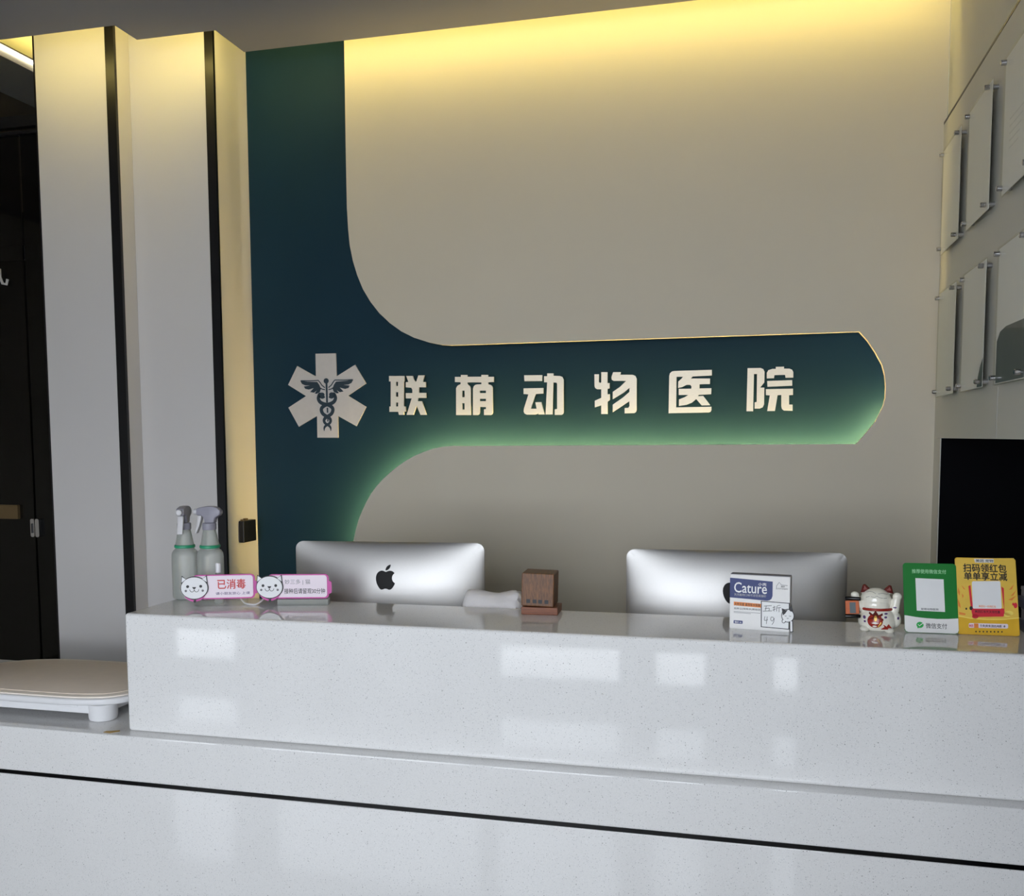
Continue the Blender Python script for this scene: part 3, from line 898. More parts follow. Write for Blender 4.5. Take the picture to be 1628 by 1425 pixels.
vial = thing('small_bottle', 'tiny translucent bottle with a white cap in front of the spray bottles', 'bottle', (-1.568, 2.664, CT))
part('body', MB().lathe([(0.013, 0), (0.0145, 0.003), (0.0145, 0.075), (0.011, 0.088), (0.007, 0.093)], 24), M['bottle'], vial, smooth=40)
part('cap', MB().lathe([(0.0085, 0.0932), (0.0085, 0.118), (0.007, 0.122)], 20), M['whiteplastic'], vial, smooth=40)

# ------------------------------------------------------------------ two cat-headed desk signs
def cat_sign(loc, rz, label, base_mat, lines, base_x):
    root = thing('desk_sign', label, 'sign', loc, rz, 'cat-headed desk signs on the counter')
    x0, x1, z0, z1 = -0.085, 0.088, 0.0232, 0.0895
    part('stand_base', MB().box(base_x[0], base_x[1], -0.014, 0.022, 0, 0.0185), M[base_mat], root, bevel=0.001, bseg=1)
    bk = part('plaque_back', MB().prism(rrect(x0 - 0.004, x1 + 0.005, z0 - 0.004, z1 + 0.003, 0.012), -0.002, 0.005), M['pink'], root, label='magenta plaque edge')
    part('tab', MB().prism(rrect(x1, x1 + 0.013, z0 + 0.010, z1 - 0.018, 0.006), -0.0015, 0.0045), M['pink'], bk)
    fc = part('plaque_face', MB().prism(rrect(x0, x1, z0, z1, 0.009), -0.0045, -0.0021), M['plaque'], root)
    for s, cx, cz, wd, ht, mt, wt in lines:
        lettering(fc, s, cx, cz, wd, ht, -0.0046, M[mt], wt)
    hx, hz = -0.083, 0.055
    out = MB().prism(oval(hx, hz, 0.0405, 0.0345, 36), -0.0085, -0.0046)
    for s in (-1, 1):
        out.prism([(hx + s * 0.020, hz + 0.024), (hx + s * 0.036, hz + 0.037), (hx + s * 0.0385, hz + 0.012)], -0.0080, -0.0047)
    hd = part('head', out, M['darkprint'], root, label='round white cat face outlined in black')
    part('face', MB().prism(oval(hx, hz, 0.0382, 0.0322, 36), -0.0108, -0.0086), M['whiteplastic'], hd)
    for s in (-1, 1):
        part('ear', MB().prism([(hx + s * 0.0235, hz + 0.0265), (hx + s * 0.0345, hz + 0.034), (hx + s * 0.0365, hz + 0.017)], -0.0092, -0.0081), M['whiteplastic'], hd)
    ft = MB()
    for s in (-1, 1):
        ft.prism(oval(hx + s * 0.019, hz + 0.005, 0.0042, 0.0042, 14), -0.0118, -0.0109)
        ft.ribbon(arc(hx + s * 0.0065, hz - 0.004, 0.0065, 0.0075, 180 if s > 0 else 0, 360 if s > 0 else -180, 8), 0.0014, -0.0116, -0.0109)
    ft.prism([(hx - 0.006, hz + 0.003), (hx + 0.006, hz + 0.003), (hx + 0.002, hz - 0.003), (hx - 0.002, hz - 0.003)], -0.0119, -0.0109)
    part('features', ft, M['darkprint'], hd)
    for s in (-1, 1):
        part('cheek', MB().prism(oval(hx + s * 0.0245, hz - 0.008, 0.0035, 0.0035, 12), -0.0117, -0.0109), M['greyprint'], hd)
    part('collar', MB().ribbon(arc(hx, hz - 0.0015, 0.034, 0.0375, 215, 325, 14), 0.005, -0.0078, -0.0046), M['pink'], root)
    part('bell', MB().prism(oval(hx, hz - 0.0405, 0.004, 0.004, 12), -0.0095, -0.0079), M['darkprint'], root)
    return root

cat_sign((-1.532, 2.628, CT), R(22), 'cat-headed pink sign with red characters, standing on a clear base before the spray bottles', 'clear',
         [('已消毒', 0.025, 0.064, 0.082, 0.029, 'red', 0.022), ('请小朋友放心 上课', 0.028, 0.036, 0.100, 0.0085, 'purple', 0.01)], (-0.085, 0.07))
cat_sign((-1.315, 2.684, CT), R(15), 'cat-headed pink sign with black characters, on a frosted base before the first computer', 'frost',
         [('妙三多 | 猫', 0.000, 0.069, 0.076, 0.0165, 'greyprint', 0.0), ('接种后请留观30分钟', 0.021, 0.042, 0.122, 0.016, 'darkprint', 0.012)], (-0.060, 0.092))
cord = MB().tube(spline([(-1.500, 2.672, CT + 0.014), (-1.478, 2.655, CT + 0.0045), (-1.455, 2.640, CT + 0.0035), (-1.433, 2.643, CT + 0.0035),
                         (-1.424, 2.664, CT + 0.012), (-1.430, 2.690, CT + 0.020)], 6), 0.0026, 8)
tag(link('cord', cord.mesh('cord', M['whiteplastic'], smooth=60)), 'thin white cord looped on the counter between the two pink signs', 'cord')

# ------------------------------------------------------------------ wooden block with printed face
blk = thing('wooden_block', 'walnut cube with a dark printed face, leaning on a flat cherry wood base', 'block', (-0.575, 2.722, CT), R(3))
part('base', MB().box(-0.052, 0.052, -0.045, 0.045, 0, 0.0215), M['woodbase'], blk, bevel=0.002, label='reddish wooden base')
tilt = Matrix.Translation((-0.006, 0, 0.0225)) @ Matrix.Rotation(R(1.5), 4, 'Y') @ Matrix.Translation((0, 0, 0.0012))
part('cube_body', MB().box(-0.046, 0.046, -0.046, 0.046, 0, 0.094), M['wood'], blk, bevel=0.003, xf=tilt, label='walnut cube')
pr = MB()
for k, x in enumerate((-0.026, -0.008, 0.008, 0.026)):
    pr.prism(rrect(x - 0.0055, x + 0.0055, 0.009, 0.020, 0.002), -0.0466, -0.0461)
part('print', pr, M['darkprint'], blk, xf=tilt)

roll = thing('paper_roll', 'crumpled white paper roll lying behind the walnut cube', 'paper', (-0.742, 2.845, WT))
rl = MB()
prof = []
for k in range(15):
    z = k / 14
    prof.append((0.058 + 0.004 * math.sin(9 * z) if 0 < k < 14 else 0.03, -0.10 + 0.19 * z))
rl.lathe(prof, 40, m=Matrix.Translation((0, 0, 0.322)) @ Matrix.Rotation(R(90), 4, 'Y'))
for v in rl.b.verts:
    f = max(0, v.co.x / 0.09)
    v.co += Vector((0, random.uniform(-1, 1), random.uniform(-1, 1))) * 0.006 * f
part('roll', rl, M['tissue'], roll, smooth=60)
part('holder', MB().box(-0.07, 0.07, -0.045, 0.055, 0, 0.263), M['whiteplastic'], roll, bevel=0.004)

# ------------------------------------------------------------------ carton with a price note
bx = thing('carton', 'white and navy product carton standing on the counter before the second computer', 'box', (0.0235, 2.590, CT), R(-9))
W2, H = 0.0755, 0.142
part('box_body', MB().box(-W2, W2, 0, 0.036, 0, H), M['white'], bx, bevel=0.0012, bseg=1)
part('lid', MB().box(-W2 + 0.001, W2 - 0.001, 0.0012, 0.035, H + 0.0001, H + 0.0012), M['greybox'], bx)
def C(u, v):
    return (-W2 + (u - 310) / 695 * 2 * W2, H - (v - 258) / 622 * H)
nb = part('navy_panel', MB().prism([C(u, v) for u, v in [(311, 298), (806, 318), (806, 480), (796, 512), (775, 530), (745, 537), (311, 524)]], -0.0004, 0.0001), M['navy'], bx, label='navy panel')
def ct_text(par, s, u0, u1, v0, v1, m, wt=0.0, y=-0.0005):
    a, b = C(u0, v1), C(u1, v0)
    return lettering(par, s, (a[0] + b[0]) / 2, (a[1] + b[1]) / 2, b[0] - a[0], b[1] - a[1], y, M[m], wt)
ct_text(nb, 'Cature', 362, 740, 346, 462, 'paper', 0.012)
ct_text(nb, '小壳', 640, 735, 338, 374, 'paper', 0.01)
ct_text(nb, '天然植物口味可溶豆腐猫砂', 362, 735, 472, 502, 'palegrey', 0.0)
og = part('orange_strip', MB().prism([C(u, v) for u, v in [(358, 570), (690, 578), (690, 622), (358, 612)]], -0.0004, 0.0001), M['orange'], bx, label='orange strip')
ct_text(og, '天然豆腐 高效吸水除臭', 366, 668, 578, 614, 'darkprint', 0.012)
ct_text(bx, '低粉尘|快吸水|易结团', 362, 668, 634, 660, 'darkprint', 0.0)
fine = MB()
for v, a in ((680, 668), (692, 560)):
    fine.prism([C(360, v), C(a, v + 3), C(a, v + 7), C(360, v + 4)], -0.0004, 0.0001)
part('fine_print', fine, M['greyprint'], bx)
pl = part('navy_label', MB().prism(rrect(*(C(360, 0)[0], C(466, 0)[0]), *(C(0, 820)[1], C(0, 784)[1]), 0.0015), -0.0004, 0.0001), M['navy'], bx)
ct_text(pl, '猫砂 6L', 372, 456, 792, 813, 'paper', 0.01)
hl = MB()
hl.ribbon([C(850, 388), C(850, 365), C(880, 322), C(905, 352), C(975, 354)], 0.0011, -0.0004, 0.0001)
part('house_mark', hl, M['greyprint'], bx)
ct_text(bx, '猫砂', 900, 945, 360, 378, 'darkprint', 0.01)
ct_text(bx, '自然环保植物', 846, 978, 386, 402, 'greyprint', 0.0)

note = thing('price_note', 'white handwritten price note in a black frame stuck on the carton', 'note', (0.0235, 2.590, CT), R(-9))
def P(u, v):
    return C(u, v)
part('sheet', MB().prism([P(*k) for k in [(676, 540), (1006, 546), (1006, 846), (680, 840)]], -0.0016, -0.0007), M['paper'], note)
fr = MB()
fr.ribbon([P(676, 545), P(1006, 551)], 0.0018, -0.0021, -0.0016)
fr.ribbon([P(680, 836), P(1006, 842)], 0.0018, -0.0021, -0.0016)
fr.ribbon([P(680, 540), P(684, 840)], 0.0020, -0.00215, -0.0016)
fr.ribbon([P(1001, 546), P(1001, 846)], 0.0028, -0.00215, -0.0016)
part('border', fr, M['darkprint'], note, label='black border')
hw = MB()
for s in ([(712, 600), (800, 588)], [(738, 598), (728, 650)], [(722, 628), (772, 620), (768, 652)], [(700, 658), (805, 648)],
          [(828, 590), (828, 652)], [(812, 612), (845, 600)], [(812, 640), (846, 622)], [(898, 578), (862, 592), (856, 650)], [(862, 612), (905, 604)], [(886, 608), (886, 656)],
          [(724, 716), (720, 760), (758, 752)], [(752, 716), (742, 800)], [(826, 724), (800, 718), (792, 748), (812, 762), (830, 728), (826, 770), (806, 806)]):
    hw.ribbon(spline([P(*k) for k in s], 5), 0.0011, -0.0021, -0.0016)
part('handwriting', hw, M['darkprint'], note)
ck = MB().prism([P(u, v) for u, v in oval(985, 690, 74, 76, 30)], -0.0026, -0.0016)
ck.prism([P(915, 612), P(960, 625), P(925, 680)], -0.0026, -0.0016).prism([P(1000, 610), P(1026, 560), P(1045, 640)], -0.0026, -0.0016)
ck.prism([P(u, v) for u, v in oval(940, 755, 22, 24, 16)], -0.0026, -0.0016)
ck.prism([P(1008, 740), P(1042, 740), P(1050, 870), P(1012, 875)], -0.0026, -0.0016)
ca = part('cat_cutout', ck, M['darkprint'], note, label='small cat cut-out peeking round the note')
cw = MB().prism([P(u, v) for u, v in oval(985, 690, 66, 68, 30)], -0.0031, -0.0026)
cw.prism([P(u, v) for u, v in oval(940, 755, 15, 17, 16)], -0.0031, -0.0026).prism([P(1014, 750), P(1036, 750), P(1042, 862), P(1018, 866)], -0.0031, -0.0026)
part('cat_face', cw, M['paper'], ca)
cp = MB().prism([P(922, 640), P(985, 622), P(955, 668), P(930, 690)], -0.0035, -0.0031).prism([P(1000, 625), P(1022, 600), P(1036, 640), P(1015, 640)], -0.0035, -0.0031)
cp.ribbon([P(950, 692), P(962, 698), P(972, 692)], 0.0010, -0.0035, -0.0031).ribbon([P(1000, 690), P(1012, 696), P(1022, 690)], 0.0010, -0.0035, -0.0031)
cp.ribbon([P(975, 716), P(985, 724), P(996, 716)], 0.0010, -0.0035, -0.0031)
part('cat_patches', cp, M['darkprint'], ca)

# ------------------------------------------------------------------ lucky cat
kt = thing('lucky_cat', 'white ceramic lucky cat with a red collar, waving one raised paw', 'figurine', (0.318, 2.668, CT), R(-4))
K = 0.00166
def kp(px, py, y=0.0):
    return Vector(((px - 1394) * K, y, (1003 - py) * K))
b = MB()
b.lathe([(0.0, 0.0), (0.030, 0.0), (0.040, 0.004), (0.0465, 0.016), (0.0475, 0.026), (0.044, 0.040), (0.037, 0.052), (0.031, 0.060), (0.0, 0.062)], 32)
b.ball(kp(1391, 957, -0.002), (0.0385, 0.031, 0.0325), 28)
b.ball(kp(1391, 963, -0.010), (0.034, 0.026, 0.0235), 24)
b.ball(kp(1419, 985, -0.004), (0.0155, 0.020, 0.021), 20)
b.ball(kp(1375, 999, -0.030), (0.012, 0.016, 0.008), 16)
b.ball(kp(1411, 1000, -0.030), (0.012, 0.016, 0.008), 16)
b.tube([kp(1409, 982, -0.004), kp(1418, 970, -0.008), kp(1421, 950, -0.010)], [0.012, 0.0115, 0.0095], 14)
b.ball(kp(1421, 949, -0.011), (0.0112, 0.0095, 0.0105), 18)
b.tube([kp(1378, 975, -0.006), kp(1368, 964, -0.014), kp(1360, 950, -0.017)], [0.012, 0.0105, 0.009], 14)
b.ball(kp(1360, 948, -0.018), (0.0105, 0.0095, 0.008), 18)
for sx, px in ((-1, 1376.5), (1, 1408)):
    p0 = kp(px, 945, 0.002)
    b.lathe([(0.0125, 0.0), (0.008, 0.010), (0.0025, 0.0195), (0, 0.0205)], 16, m=Matrix.Translation(p0) @ Matrix.Rotation(R(sx * 14), 4, 'Y') @ Matrix.Diagonal((1, 0.6, 1, 1)))
body = remesh(b.mesh('body'), 0.0013, 'body', M['ceramic'], 4)
link('body', body, kt)
bb = bmesh.new()
bb.from_mesh(body)
tree = BVHTree.FromBMesh(bb)
def onto(pts, off=0.0006):
    out = []
    for x, z in pts:
        h = tree.ray_cast(Vector((x, -0.2, z)), Vector((0, 1, 0)))
        y = h[0].y if h[0] else 0.0
        out.append((x, y - off, z))
    return out
def painted(name, shapes, m, off=0.0006):
    """patches: each an outline in pixels-of-figurine units, laid on the ceramic"""
    me = MB()
    for sh in shapes:
        o = [tuple(kp(u, v).xz) for u, v in sh]
        c = (sum(p[0] for p in o) / len(o), sum(p[1] for p in o) / len(o))
        rings = []
        for t in (1.0, 0.75, 0.5, 0.25):
            rings.append([me.b.verts.new(q) for q in onto([(c[0] + (p[0] - c[0]) * t, c[1] + (p[1] - c[1]) * t) for p in o], off)])
        cv = me.b.verts.new(onto([c], off)[0])
        n = len(o)
        for A, B in zip(rings, rings[1:]):
            for i in range(n):
                j = (i + 1) % n
                me.b.faces.new((A[i], A[j], B[j], B[i]))
        for i in range(n):
            me.b.faces.new((rings[-1][i], rings[-1][(i + 1) % n], cv))
    return part(name, me, M[m], kt, smooth=60)
def stroke(name, lines, r, m):
    me = MB()
    for l in lines:
        me.tube(onto([tuple(kp(u, v).xz) for u, v in spline(l, 5)], 0.0), r, 6)
    return part(name, me, M[m], kt, smooth=60)
for sx, px in ((-1, 1376.5), (1, 1408)):
    part('ear', MB().lathe([(0.0138, 0.002), (0.0092, 0.0105), (0.0036, 0.0198), (0, 0.0212)], 18, m=Matrix.Translation(kp(px, 945, 0.0015)) @ Matrix.Rotation(R(sx * 14), 4, 'Y') @ Matrix.Diagonal((1, 0.62, 1, 1))), M['earred'], kt, smooth=50, label='brown-red ear')
    part('ear_inside', MB().prism([tuple(kp(px + a, v).xz) for a, v in ((-3.4 + sx, 940.5), (sx * 2.2, 934.5), (3.4 + sx, 940.5))], -0.0078, -0.0052), M['earinside'], kt)
stroke('face_lines', [[(1377, 943.5), (1383, 942), (1390, 944.5)], [(1393, 945), (1400, 944), (1407, 946)],
                      [(1383, 949), (1388, 950), (1391.5, 948), (1395, 950), (1400, 951)], [(1376, 951), (1381, 949)], [(1401, 951), (1406, 951)]], 0.00045, 'darkprint')
cl = MB()
ring = []
for k in range(28):
    a = 2 * math.pi * k / 28
    d = Vector((math.cos(a), math.sin(a), 0))
    h = tree.ray_cast(Vector((-0.003, -0.002, 0.0565)) + d * 0.15, -d)
    rr = h[0] if h[0] else Vector((0.03 * math.cos(a), 0.03 * math.sin(a), 0.0565))
    if abs(rr.x) > 0.034:
        rr.x = math.copysign(0.034, rr.x)
    ring.append(tuple(rr))
cl.tube(ring, 0.0040, 8, closed=True)
part('collar', cl, M['glaze'], kt, smooth=60, label='red collar')
painted('belly_medallion', [oval(1389.5, 985, 11, 10.5, 24)], 'glaze', 0.0006)
painted('medallion_top', [[(1378.5, 984), (1381, 972), (1385, 977), (1390, 969.5), (1395, 977), (1400, 973), (1401.5, 984), (1390, 987)]], 'earred', 0.0009)
painted('medallion_gold', [oval(1390, 981, 2.2, 4.5, 14), [(1393, 993), (1398, 986), (1399.5, 987.5), (1394.5, 995)]], 'gold', 0.0012)
painted('medallion_light', [[(1384, 988.5), (1390, 986.8), (1395, 988), (1390, 989.8)], oval(1389, 993, 3.2, 1.4, 12)], 'ceramic', 0.0012)
painted('red_flower', [[(1398, 998), (1402, 990), (1406, 993), (1409, 989), (1414, 996), (1408, 997.5)]], 'glaze')
for a in ((1404.5, 979, 2.2, 1.6), (1405, 974, 2.6, 1.3), (1423, 981.5, 1.6, 2.2), (1374.3, 981, 2.0, 2.6), (1375, 987, 1.6, 1.6), (1418, 965.5, 2.6, 1.2)):
    painted('purple_flower', [oval(*a, 12)], 'purple')
plq = part('held_sign', MB().box(-0.0165, 0.0165, -0.0035, 0.0015, -0.0175, 0.0175), M['signorange'], kt, bevel=0.001, bseg=1, xf=Matrix.Translation(kp(1356.5, 967, -0.026)) @ Matrix.Rotation(R(-4), 4, 'Y'), label='orange hanging sign with black rolls')
part('sign_picture', MB().box(-0.007, 0.0075, -0.0042, -0.0036, -0.015, 0.013), M['slate'], plq, xf=Matrix.Translation(kp(1357, 967, -0.026)) @ Matrix.Rotation(R(-4), 4, 'Y'))
for z, k2 in ((953.5, 'sign_roll'), (981, 'sign_roll')):
    part(k2, MB().lathe([(0.004, -0.019), (0.005, -0.017), (0.005, 0.017), (0.004, 0.019)], 14, m=Matrix.Translation(kp(1357.5, z, -0.026)) @ Matrix.Rotation(R(90), 4, 'Y') @ Matrix.Rotation(R(9 if z < 960 else -6), 4, 'X')), M['gloss_black'], plq, smooth=40)

# ------------------------------------------------------------------ two payment cards
def card(name, loc, rz, lean, wd, ht, label, face, edge_r=0.008):
    root = thing(name, label, 'card stand', loc, rz, 'payment cards on the counter')
    xf = Matrix.Rotation(R(-lean), 4, 'X')
    part('plate', MB().prism(rrect(-wd / 2, wd / 2, 0.001, ht, edge_r), -0.0012, 0.0020), M[face], root, xf=xf)
    part('prop', MB().prism([(-0.012, 0), (0.012, 0), (0.012, 0.002), (-0.012, 0.002)], 0.006, ht * 0.55).box(-0.012, 0.012, ht * 0.52, ht * 0.55, 0.0, ht * 0.3), M['clear'], root)
    return root, xf
LEAN = 20
gc, gx = card('green_payment_card', (0.4445, 2.646, CT), R(1), LEAN, 0.127, 0.181, 'green payment card with a white sheet in the middle, beside the lucky cat', 'green')
GW, GH = 0.127, 0.181
def G(u, v):
    """zoom coordinates of the flattened card face"""
    x0 = 45 + (v - 115) / 795 * 25
    x1 = 655 + (v - 115) / 795 * 35
    return (-GW / 2 + (u - x0) / (x1 - x0) * GW, GH - (v - 115) / 795 * GH)
def gtext(par, s, u0, u1, v0, v1, m, wt, y=-0.0019):
    a, b = G(u0, v1), G(u1, v0)
    return lettering(par, s, (a[0] + b[0]) / 2, (a[1] + b[1]) / 2, b[0] - a[0], b[1] - a[1], y, M[m], wt, gx)
low = [G(66, 715)] + [G(u, v) for u, v in [(200, 733), (330, 743), (450, 746), (570, 742), (686, 733)]]
low = low + [p for p in rrect(-GW / 2, GW / 2, 0.001, 0.03, 0.008, corners=(1, 0, 0, 1)) if p[1] < 0.02]
part('white_foot', MB().prism([(-GW / 2 + 0.0003, low[0][1])] + low[1:5] + [(GW / 2 - 0.0003, low[5][1]), (GW / 2 - 0.0003, 0.010), (GW / 2 - 0.0028, 0.0037), (GW / 2 - 0.009, 0.0013),
                              (-GW / 2 + 0.009, 0.0013), (-GW / 2 + 0.0028, 0.0037), (-GW / 2 + 0.0003, 0.010)], -0.0016, -0.0012), M['white'], gc, xf=gx, label='white lower band')
sh = part('sheet', MB().prism([G(192, 290), G(515, 295), G(532, 665), G(208, 660)], -0.0018, -0.0012), M['paper'], gc, xf=gx, label='blank white sheet')
gtext(sh, '联萌动物医院', 258, 456, 628, 652, 'greyprint', 0.02)
gtext(gc, '推荐使用微信支付', 152, 542, 186, 234, 'palegreen', 0.012, -0.0013)
lg = MB().prism([G(u, v) for u, v in oval(245, 820, 41, 34, 26)], -0.0020, -0.0016).prism([G(212, 838), G(240, 850), G(218, 860)], -0.0020, -0.0016)
lo = part('speech_logo', lg, M['greenlogo'], gc, xf=gx, label='green speech bubble logo with a white tick')
part('tick', MB().ribbon([G(222, 815), G(238, 832), G(278, 800)], 0.0017, -0.0023, -0.0020), M['white'], lo, xf=gx)
gtext(gc, '微信支付', 312, 552, 796, 856, 'darkprint', 0.006)

yc, yx = card('yellow_payment_card', (0.577, 2.650, CT), R(1), LEAN, 0.1415, 0.198, 'yellow payment card with big dark characters and a red packet picture', 'yellow', 0.006)
YW, YH = 0.1415, 0.198
def Yk(u, v):
    x0 = 12 + (v - 80) / 1250 * 40
    x1 = 985 + (v - 80) / 1250 * 70
    return (-YW / 2 + (u - x0) / (x1 - x0) * YW, YH - (v - 80) / 1250 * YH + (u - 500) * 0.000004)
def ytext(par, s, u0, u1, v0, v1, m, wt, y=-0.0019):
    a, b = Yk(u0, v1), Yk(u1, v0)
    return lettering(par, s, (a[0] + b[0]) / 2, (a[1] + b[1]) / 2, b[0] - a[0], b[1] - a[1], y, M[m], wt, yx)
def yp(name, shapes, m, par=None, y=-0.0016, label=None):
    me = MB()
    for s in shapes:
        me.prism([Yk(*k) for k in s], y, -0.0012)
    return part(name, me, M[m], par or yc, xf=yx, label=label)
yp('upper_field', [[(16, 130), (40, 84), (960, 84), (984, 130), (1040, 1044), (800, 1070), (520, 1074), (250, 1056), (44, 1020)]], 'uppergold', y=-0.00125, label='paler gold upper field')
tab = yp('tab', [[(322, 92), (640, 96), (642, 158), (340, 154)]], 'white')
ytext(tab, '美团 宠物', 350, 630, 108, 146, 'darkprint', 0.01)
ytext(yc, '扫码领红包', 150, 838, 190, 306, 'darkprint', 0.026)
ytext(yc, '单单享立减', 162, 848, 326, 438, 'darkprint', 0.026)
pk = yp('red_packet', [[(228, 540), (262, 524), (300, 900), (800, 900), (760, 545), (800, 575), (808, 1000), (790, 1028), (330, 1040), (290, 1020), (262, 880)], oval(335, 1030, 52, 38, 20)], 'brick', label='red packet picture')
ytext(pk, '美团红包天天领优惠', 330, 735, 938, 972, 'darkprint', 0.01)
pn = yp('sheet', [[(285, 480), (300, 462), (730, 458), (745, 475), (765, 890), (750, 905), (310, 905), (296, 890)]], 'paper', y=-0.0020, label='blank white square')
ytext(pn, '美团扫一扫领红包', 392, 668, 855, 884, 'orange', 0.01, -0.0021)
yp('light_band', [[(40, 1012), (250, 1050), (520, 1068), (800, 1064), (1042, 1040), (1044, 1056), (800, 1082), (520, 1086), (250, 1068), (42, 1030)]], 'lightyellow')
pill = yp('search_bar', [[(228, 1150), (240, 1138), (850, 1146), (866, 1160), (866, 1205), (850, 1218), (240, 1212), (228, 1200)]], 'plaque', label='pale search bar')
lq = yp('square_logo', [[(312, 1142), (384, 1144), (386, 1216), (314, 1214)]], 'orange', pill, -0.0020)
ytext(pill, '美团', 232, 298, 1160, 1200, 'brick', 0.02)
ytext(pill, '外卖|美食|酒店|电影', 412, 762, 1166, 1204, 'darkprint', 0.01)
yp('search_ring', [oval(806, 1185, 15, 17, 14)], 'greyprint', pill, -0.0019)
yp('dotted_line', [oval(345 + 60 * k, 1272, 13, 13, 8) for k in range(8)], 'darkprint')
yp('coin', [oval(268, 898, 26, 32, 16), oval(190, 908, 14, 18, 12)], 'darkprint', y=-0.0019)
for shp in [[(112, 525), (150, 560), (180, 600), (150, 590)], [(880, 600), (960, 510), (930, 590)], [(905, 700), (1000, 600), (950, 690)], [(870, 760), (1000, 690), (930, 770)],
                [(60, 560), (90, 640), (80, 700), (55, 640)], [(50, 740), (90, 830), (100, 900), (60, 860)], [(120, 660), (150, 700), (130, 740)], [(70, 960), (180, 985), (170, 1010), (75, 1000)]]:
    yp('confetti', [shp], 'orange')
yp('coin_print', [oval(985, 850, 30, 44, 18), oval(948, 830, 16, 22, 12)], 'brick')
yp('small_cloud', [oval(880, 975, 70, 40, 22), oval(850, 1000, 52, 36, 18)], 'lightyellow', y=-0.0017)

# ------------------------------------------------------------------ boxes at the far right, in the dark recess
for i, (z, h, x, mt, lab) in enumerate(((0, 0.030, 0.66, 'navybox', 'flat dark blue box at the bottom of the small stack behind the yellow card'),
                                        (0.0302, 0.030, 0.664, 'greybox', 'flat grey box in the middle of the small stack behind the yellow card'),
                                        (0.0604, 0.028, 0.656, 'navybox', 'flat dark blue box second from the top behind the yellow card'),
                                        (0.0886, 0.024, 0.662, 'greybox', 'flat grey box on top of the small stack behind the yellow card'))):
    o = thing('flat_box', lab, 'box', (x + 0.11, 2.69, CT + z), 0, 'boxes stacked behind the yellow card')
    part('tray', MB().box(-0.10, 0.10, -0.035, 0.065, 0, h - 0.009), M[mt], o, bevel=0.0008, bseg=1)
    part('cover', MB().box(-0.101, 0.101, -0.036, 0.066, h - 0.0089, h), M[mt], o, bevel=0.0008, bseg=1)

# ------------------------------------------------------------------ scale on the lower worktop
sc = thing('pet_scale', 'white platform scale with a beige mat on the lower worktop', 'scale', (-2.165, 2.695, WT))
def sup(hx, hy, k=80):
    out = []
    for i in range(k):
        a = 2 * math.pi * i / k
        n = 2.6 if math.sin(a) > 0 else 4.5
        out.append((math.copysign(abs(math.cos(a)) ** (2 / n), math.cos(a)) * hx, math.copysign(abs(math.sin(a)) ** (2 / n), math.sin(a)) * hy))
    return out
part('tray', MB().slab(sup(0.370, 0.232), 0.052, 0.072), M['whiteplastic'], sc, bevel=0.006, bseg=3, smooth=40)
rim_ = part('mat_rim', MB().slab(sup(0.360, 0.222), 0.0722, 0.0770), M['matrim'], sc, bevel=0.002, bseg=2, smooth=40, label='pale rim of the mat')
part('mat', MB().slab(sup(0.335, 0.196), 0.0772, 0.0790), M['mat'], sc, bevel=0.0008, bseg=2, smooth=40, label='beige mat')
fr = MB().box(-0.30, 0.30, -0.205, -0.195, 0.024, 0.0518).box(-0.26, 0.26, 0.16, 0.17, 0.024, 0.0518).box(0.29, 0.30, -0.1949, 0.16, 0.024, 0.0518).box(-0.30, -0.29, -0.1949, 0.16, 0.024, 0.0518)
fr.box(0.17, 0.215, -0.208, -0.2051, 0.042, 0.0518).box(-0.03, 0.15, -0.208, -0.2051, 0.044, 0.0518)
part('frame', fr, M['whiteplastic'], sc, bevel=0.002, bseg=1)
for sx in (-1, 1):
    for sy, yy in ((-1, -0.170), (1, 0.125)):
        part('foot', MB().lathe([(0.034, 0), (0.040, 0.003), (0.042, 0.010), (0.043, 0.036), (0.044, 0.0516)], 32, cx=sx * (0.276 if sy < 0 else 0.24), cy=yy), M['whiteplastic'], sc, smooth=40)
tp = MB().slab([(-0.02, -0.012), (0.004, -0.016), (0.022, 0.006), (0.016, 0.016), (-0.004, 0.004), (-0.018, 0.000)], 0, 0.0006)
o = link('tape_scrap', tp.mesh('tape_scrap', M['tape']), None, (-1.783, 2.418, WT + 0.0002))
tag(o, 'scrap of ochre tape on the worktop edge beside the raised bar', 'tape')

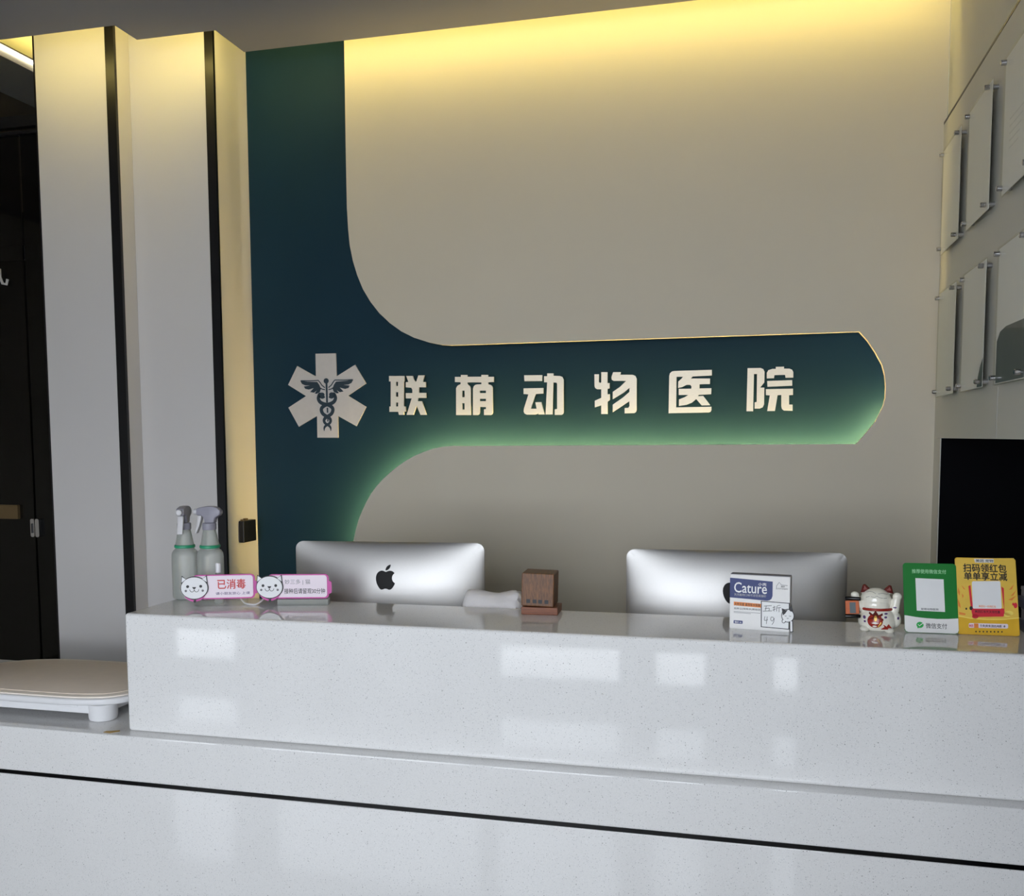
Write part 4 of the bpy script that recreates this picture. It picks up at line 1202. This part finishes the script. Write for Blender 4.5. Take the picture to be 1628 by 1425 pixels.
# ------------------------------------------------------------------ acrylic certificate holders on the right wall
YS = [(3.470, 3.775), (3.047, 3.355), (2.602, 2.907)]
ZS = [(2.220, 2.578), (1.729, 2.092)]
txt = {(0, 0): 'top row, the one next to the back wall', (0, 1): 'top row, the middle one', (0, 2): 'top row, the one farthest from the back wall',
       (1, 0): 'bottom row, the one next to the back wall', (1, 1): 'bottom row, the middle one with a dark reflection painted in its corner',
       (1, 2): 'bottom row, the one with a large dark reflection painted on'}
for r_, (z0, z1) in enumerate(ZS):
    for c_, (y0, y1) in enumerate(YS):
        fr = thing('certificate_holder', 'clear acrylic paper holder, ' + txt[(r_, c_)], 'wall frame', (XR, (y0 + y1) / 2, z0), 0, 'acrylic certificate holders')
        hw_, hh_ = (y1 - y0) / 2, z1 - z0
        part('sheet', MB().box(-0.0225, -0.0195, -hw_, hw_, 0, hh_), M['holder'], fr)
        pp_ = part('paper', MB().box(-0.0190, -0.0185, -hw_ + 0.004, hw_ - 0.004, 0.004, hh_ - 0.004), M['paper'], fr)
        part('backing', MB().box(-0.0182, -0.0160, -hw_, hw_, 0, hh_), M['holder'], fr)
        for yy in (-hw_ + 0.024, hw_ - 0.024):
            for zz in (0.02, hh_ - 0.02):
                so = part('standoff', MB().lathe([(0.0072, 0.0), (0.0072, 0.0155)], 16, m=Matrix.Translation((0, yy, zz)) @ Matrix.Rotation(R(-90), 4, 'Y')), M['chrome'], fr, smooth=30)
                part('cap', MB().lathe([(0.0072, 0.0228), (0.0072, 0.035), (0.0058, 0.0368)], 16, m=Matrix.Translation((0, yy, zz)) @ Matrix.Rotation(R(-90), 4, 'Y')), M['chrome'], so, smooth=30)
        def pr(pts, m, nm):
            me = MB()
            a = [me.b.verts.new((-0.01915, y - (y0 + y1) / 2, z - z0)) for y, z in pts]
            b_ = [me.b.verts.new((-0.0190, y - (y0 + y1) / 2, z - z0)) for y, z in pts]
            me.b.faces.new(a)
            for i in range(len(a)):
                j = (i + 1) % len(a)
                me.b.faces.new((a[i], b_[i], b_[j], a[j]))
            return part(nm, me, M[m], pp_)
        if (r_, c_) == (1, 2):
            pr([(2.895, 1.735), (2.895, 1.845), (2.862, 1.868), (2.80, 1.876), (2.608, 1.876), (2.608, 1.735)], 'slate', 'print')  # dark rounded reflection in the acrylic, painted as a flat shape
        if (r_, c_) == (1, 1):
            pr([(3.122, 1.735), (3.110, 1.765), (3.085, 1.795), (3.053, 1.815), (3.053, 1.735)], 'slate', 'print')  # curved end of that reflection, painted flat on this paper too
        if (r_, c_) == (0, 2):
            for k in range(5):
                zz = 2.40 - 0.018 * k
                pr([(2.84, zz), (2.84, zz + 0.004), (2.70 + 0.012 * k, zz + 0.004), (2.70 + 0.012 * k, zz)], 'faintgrey', 'text_line')
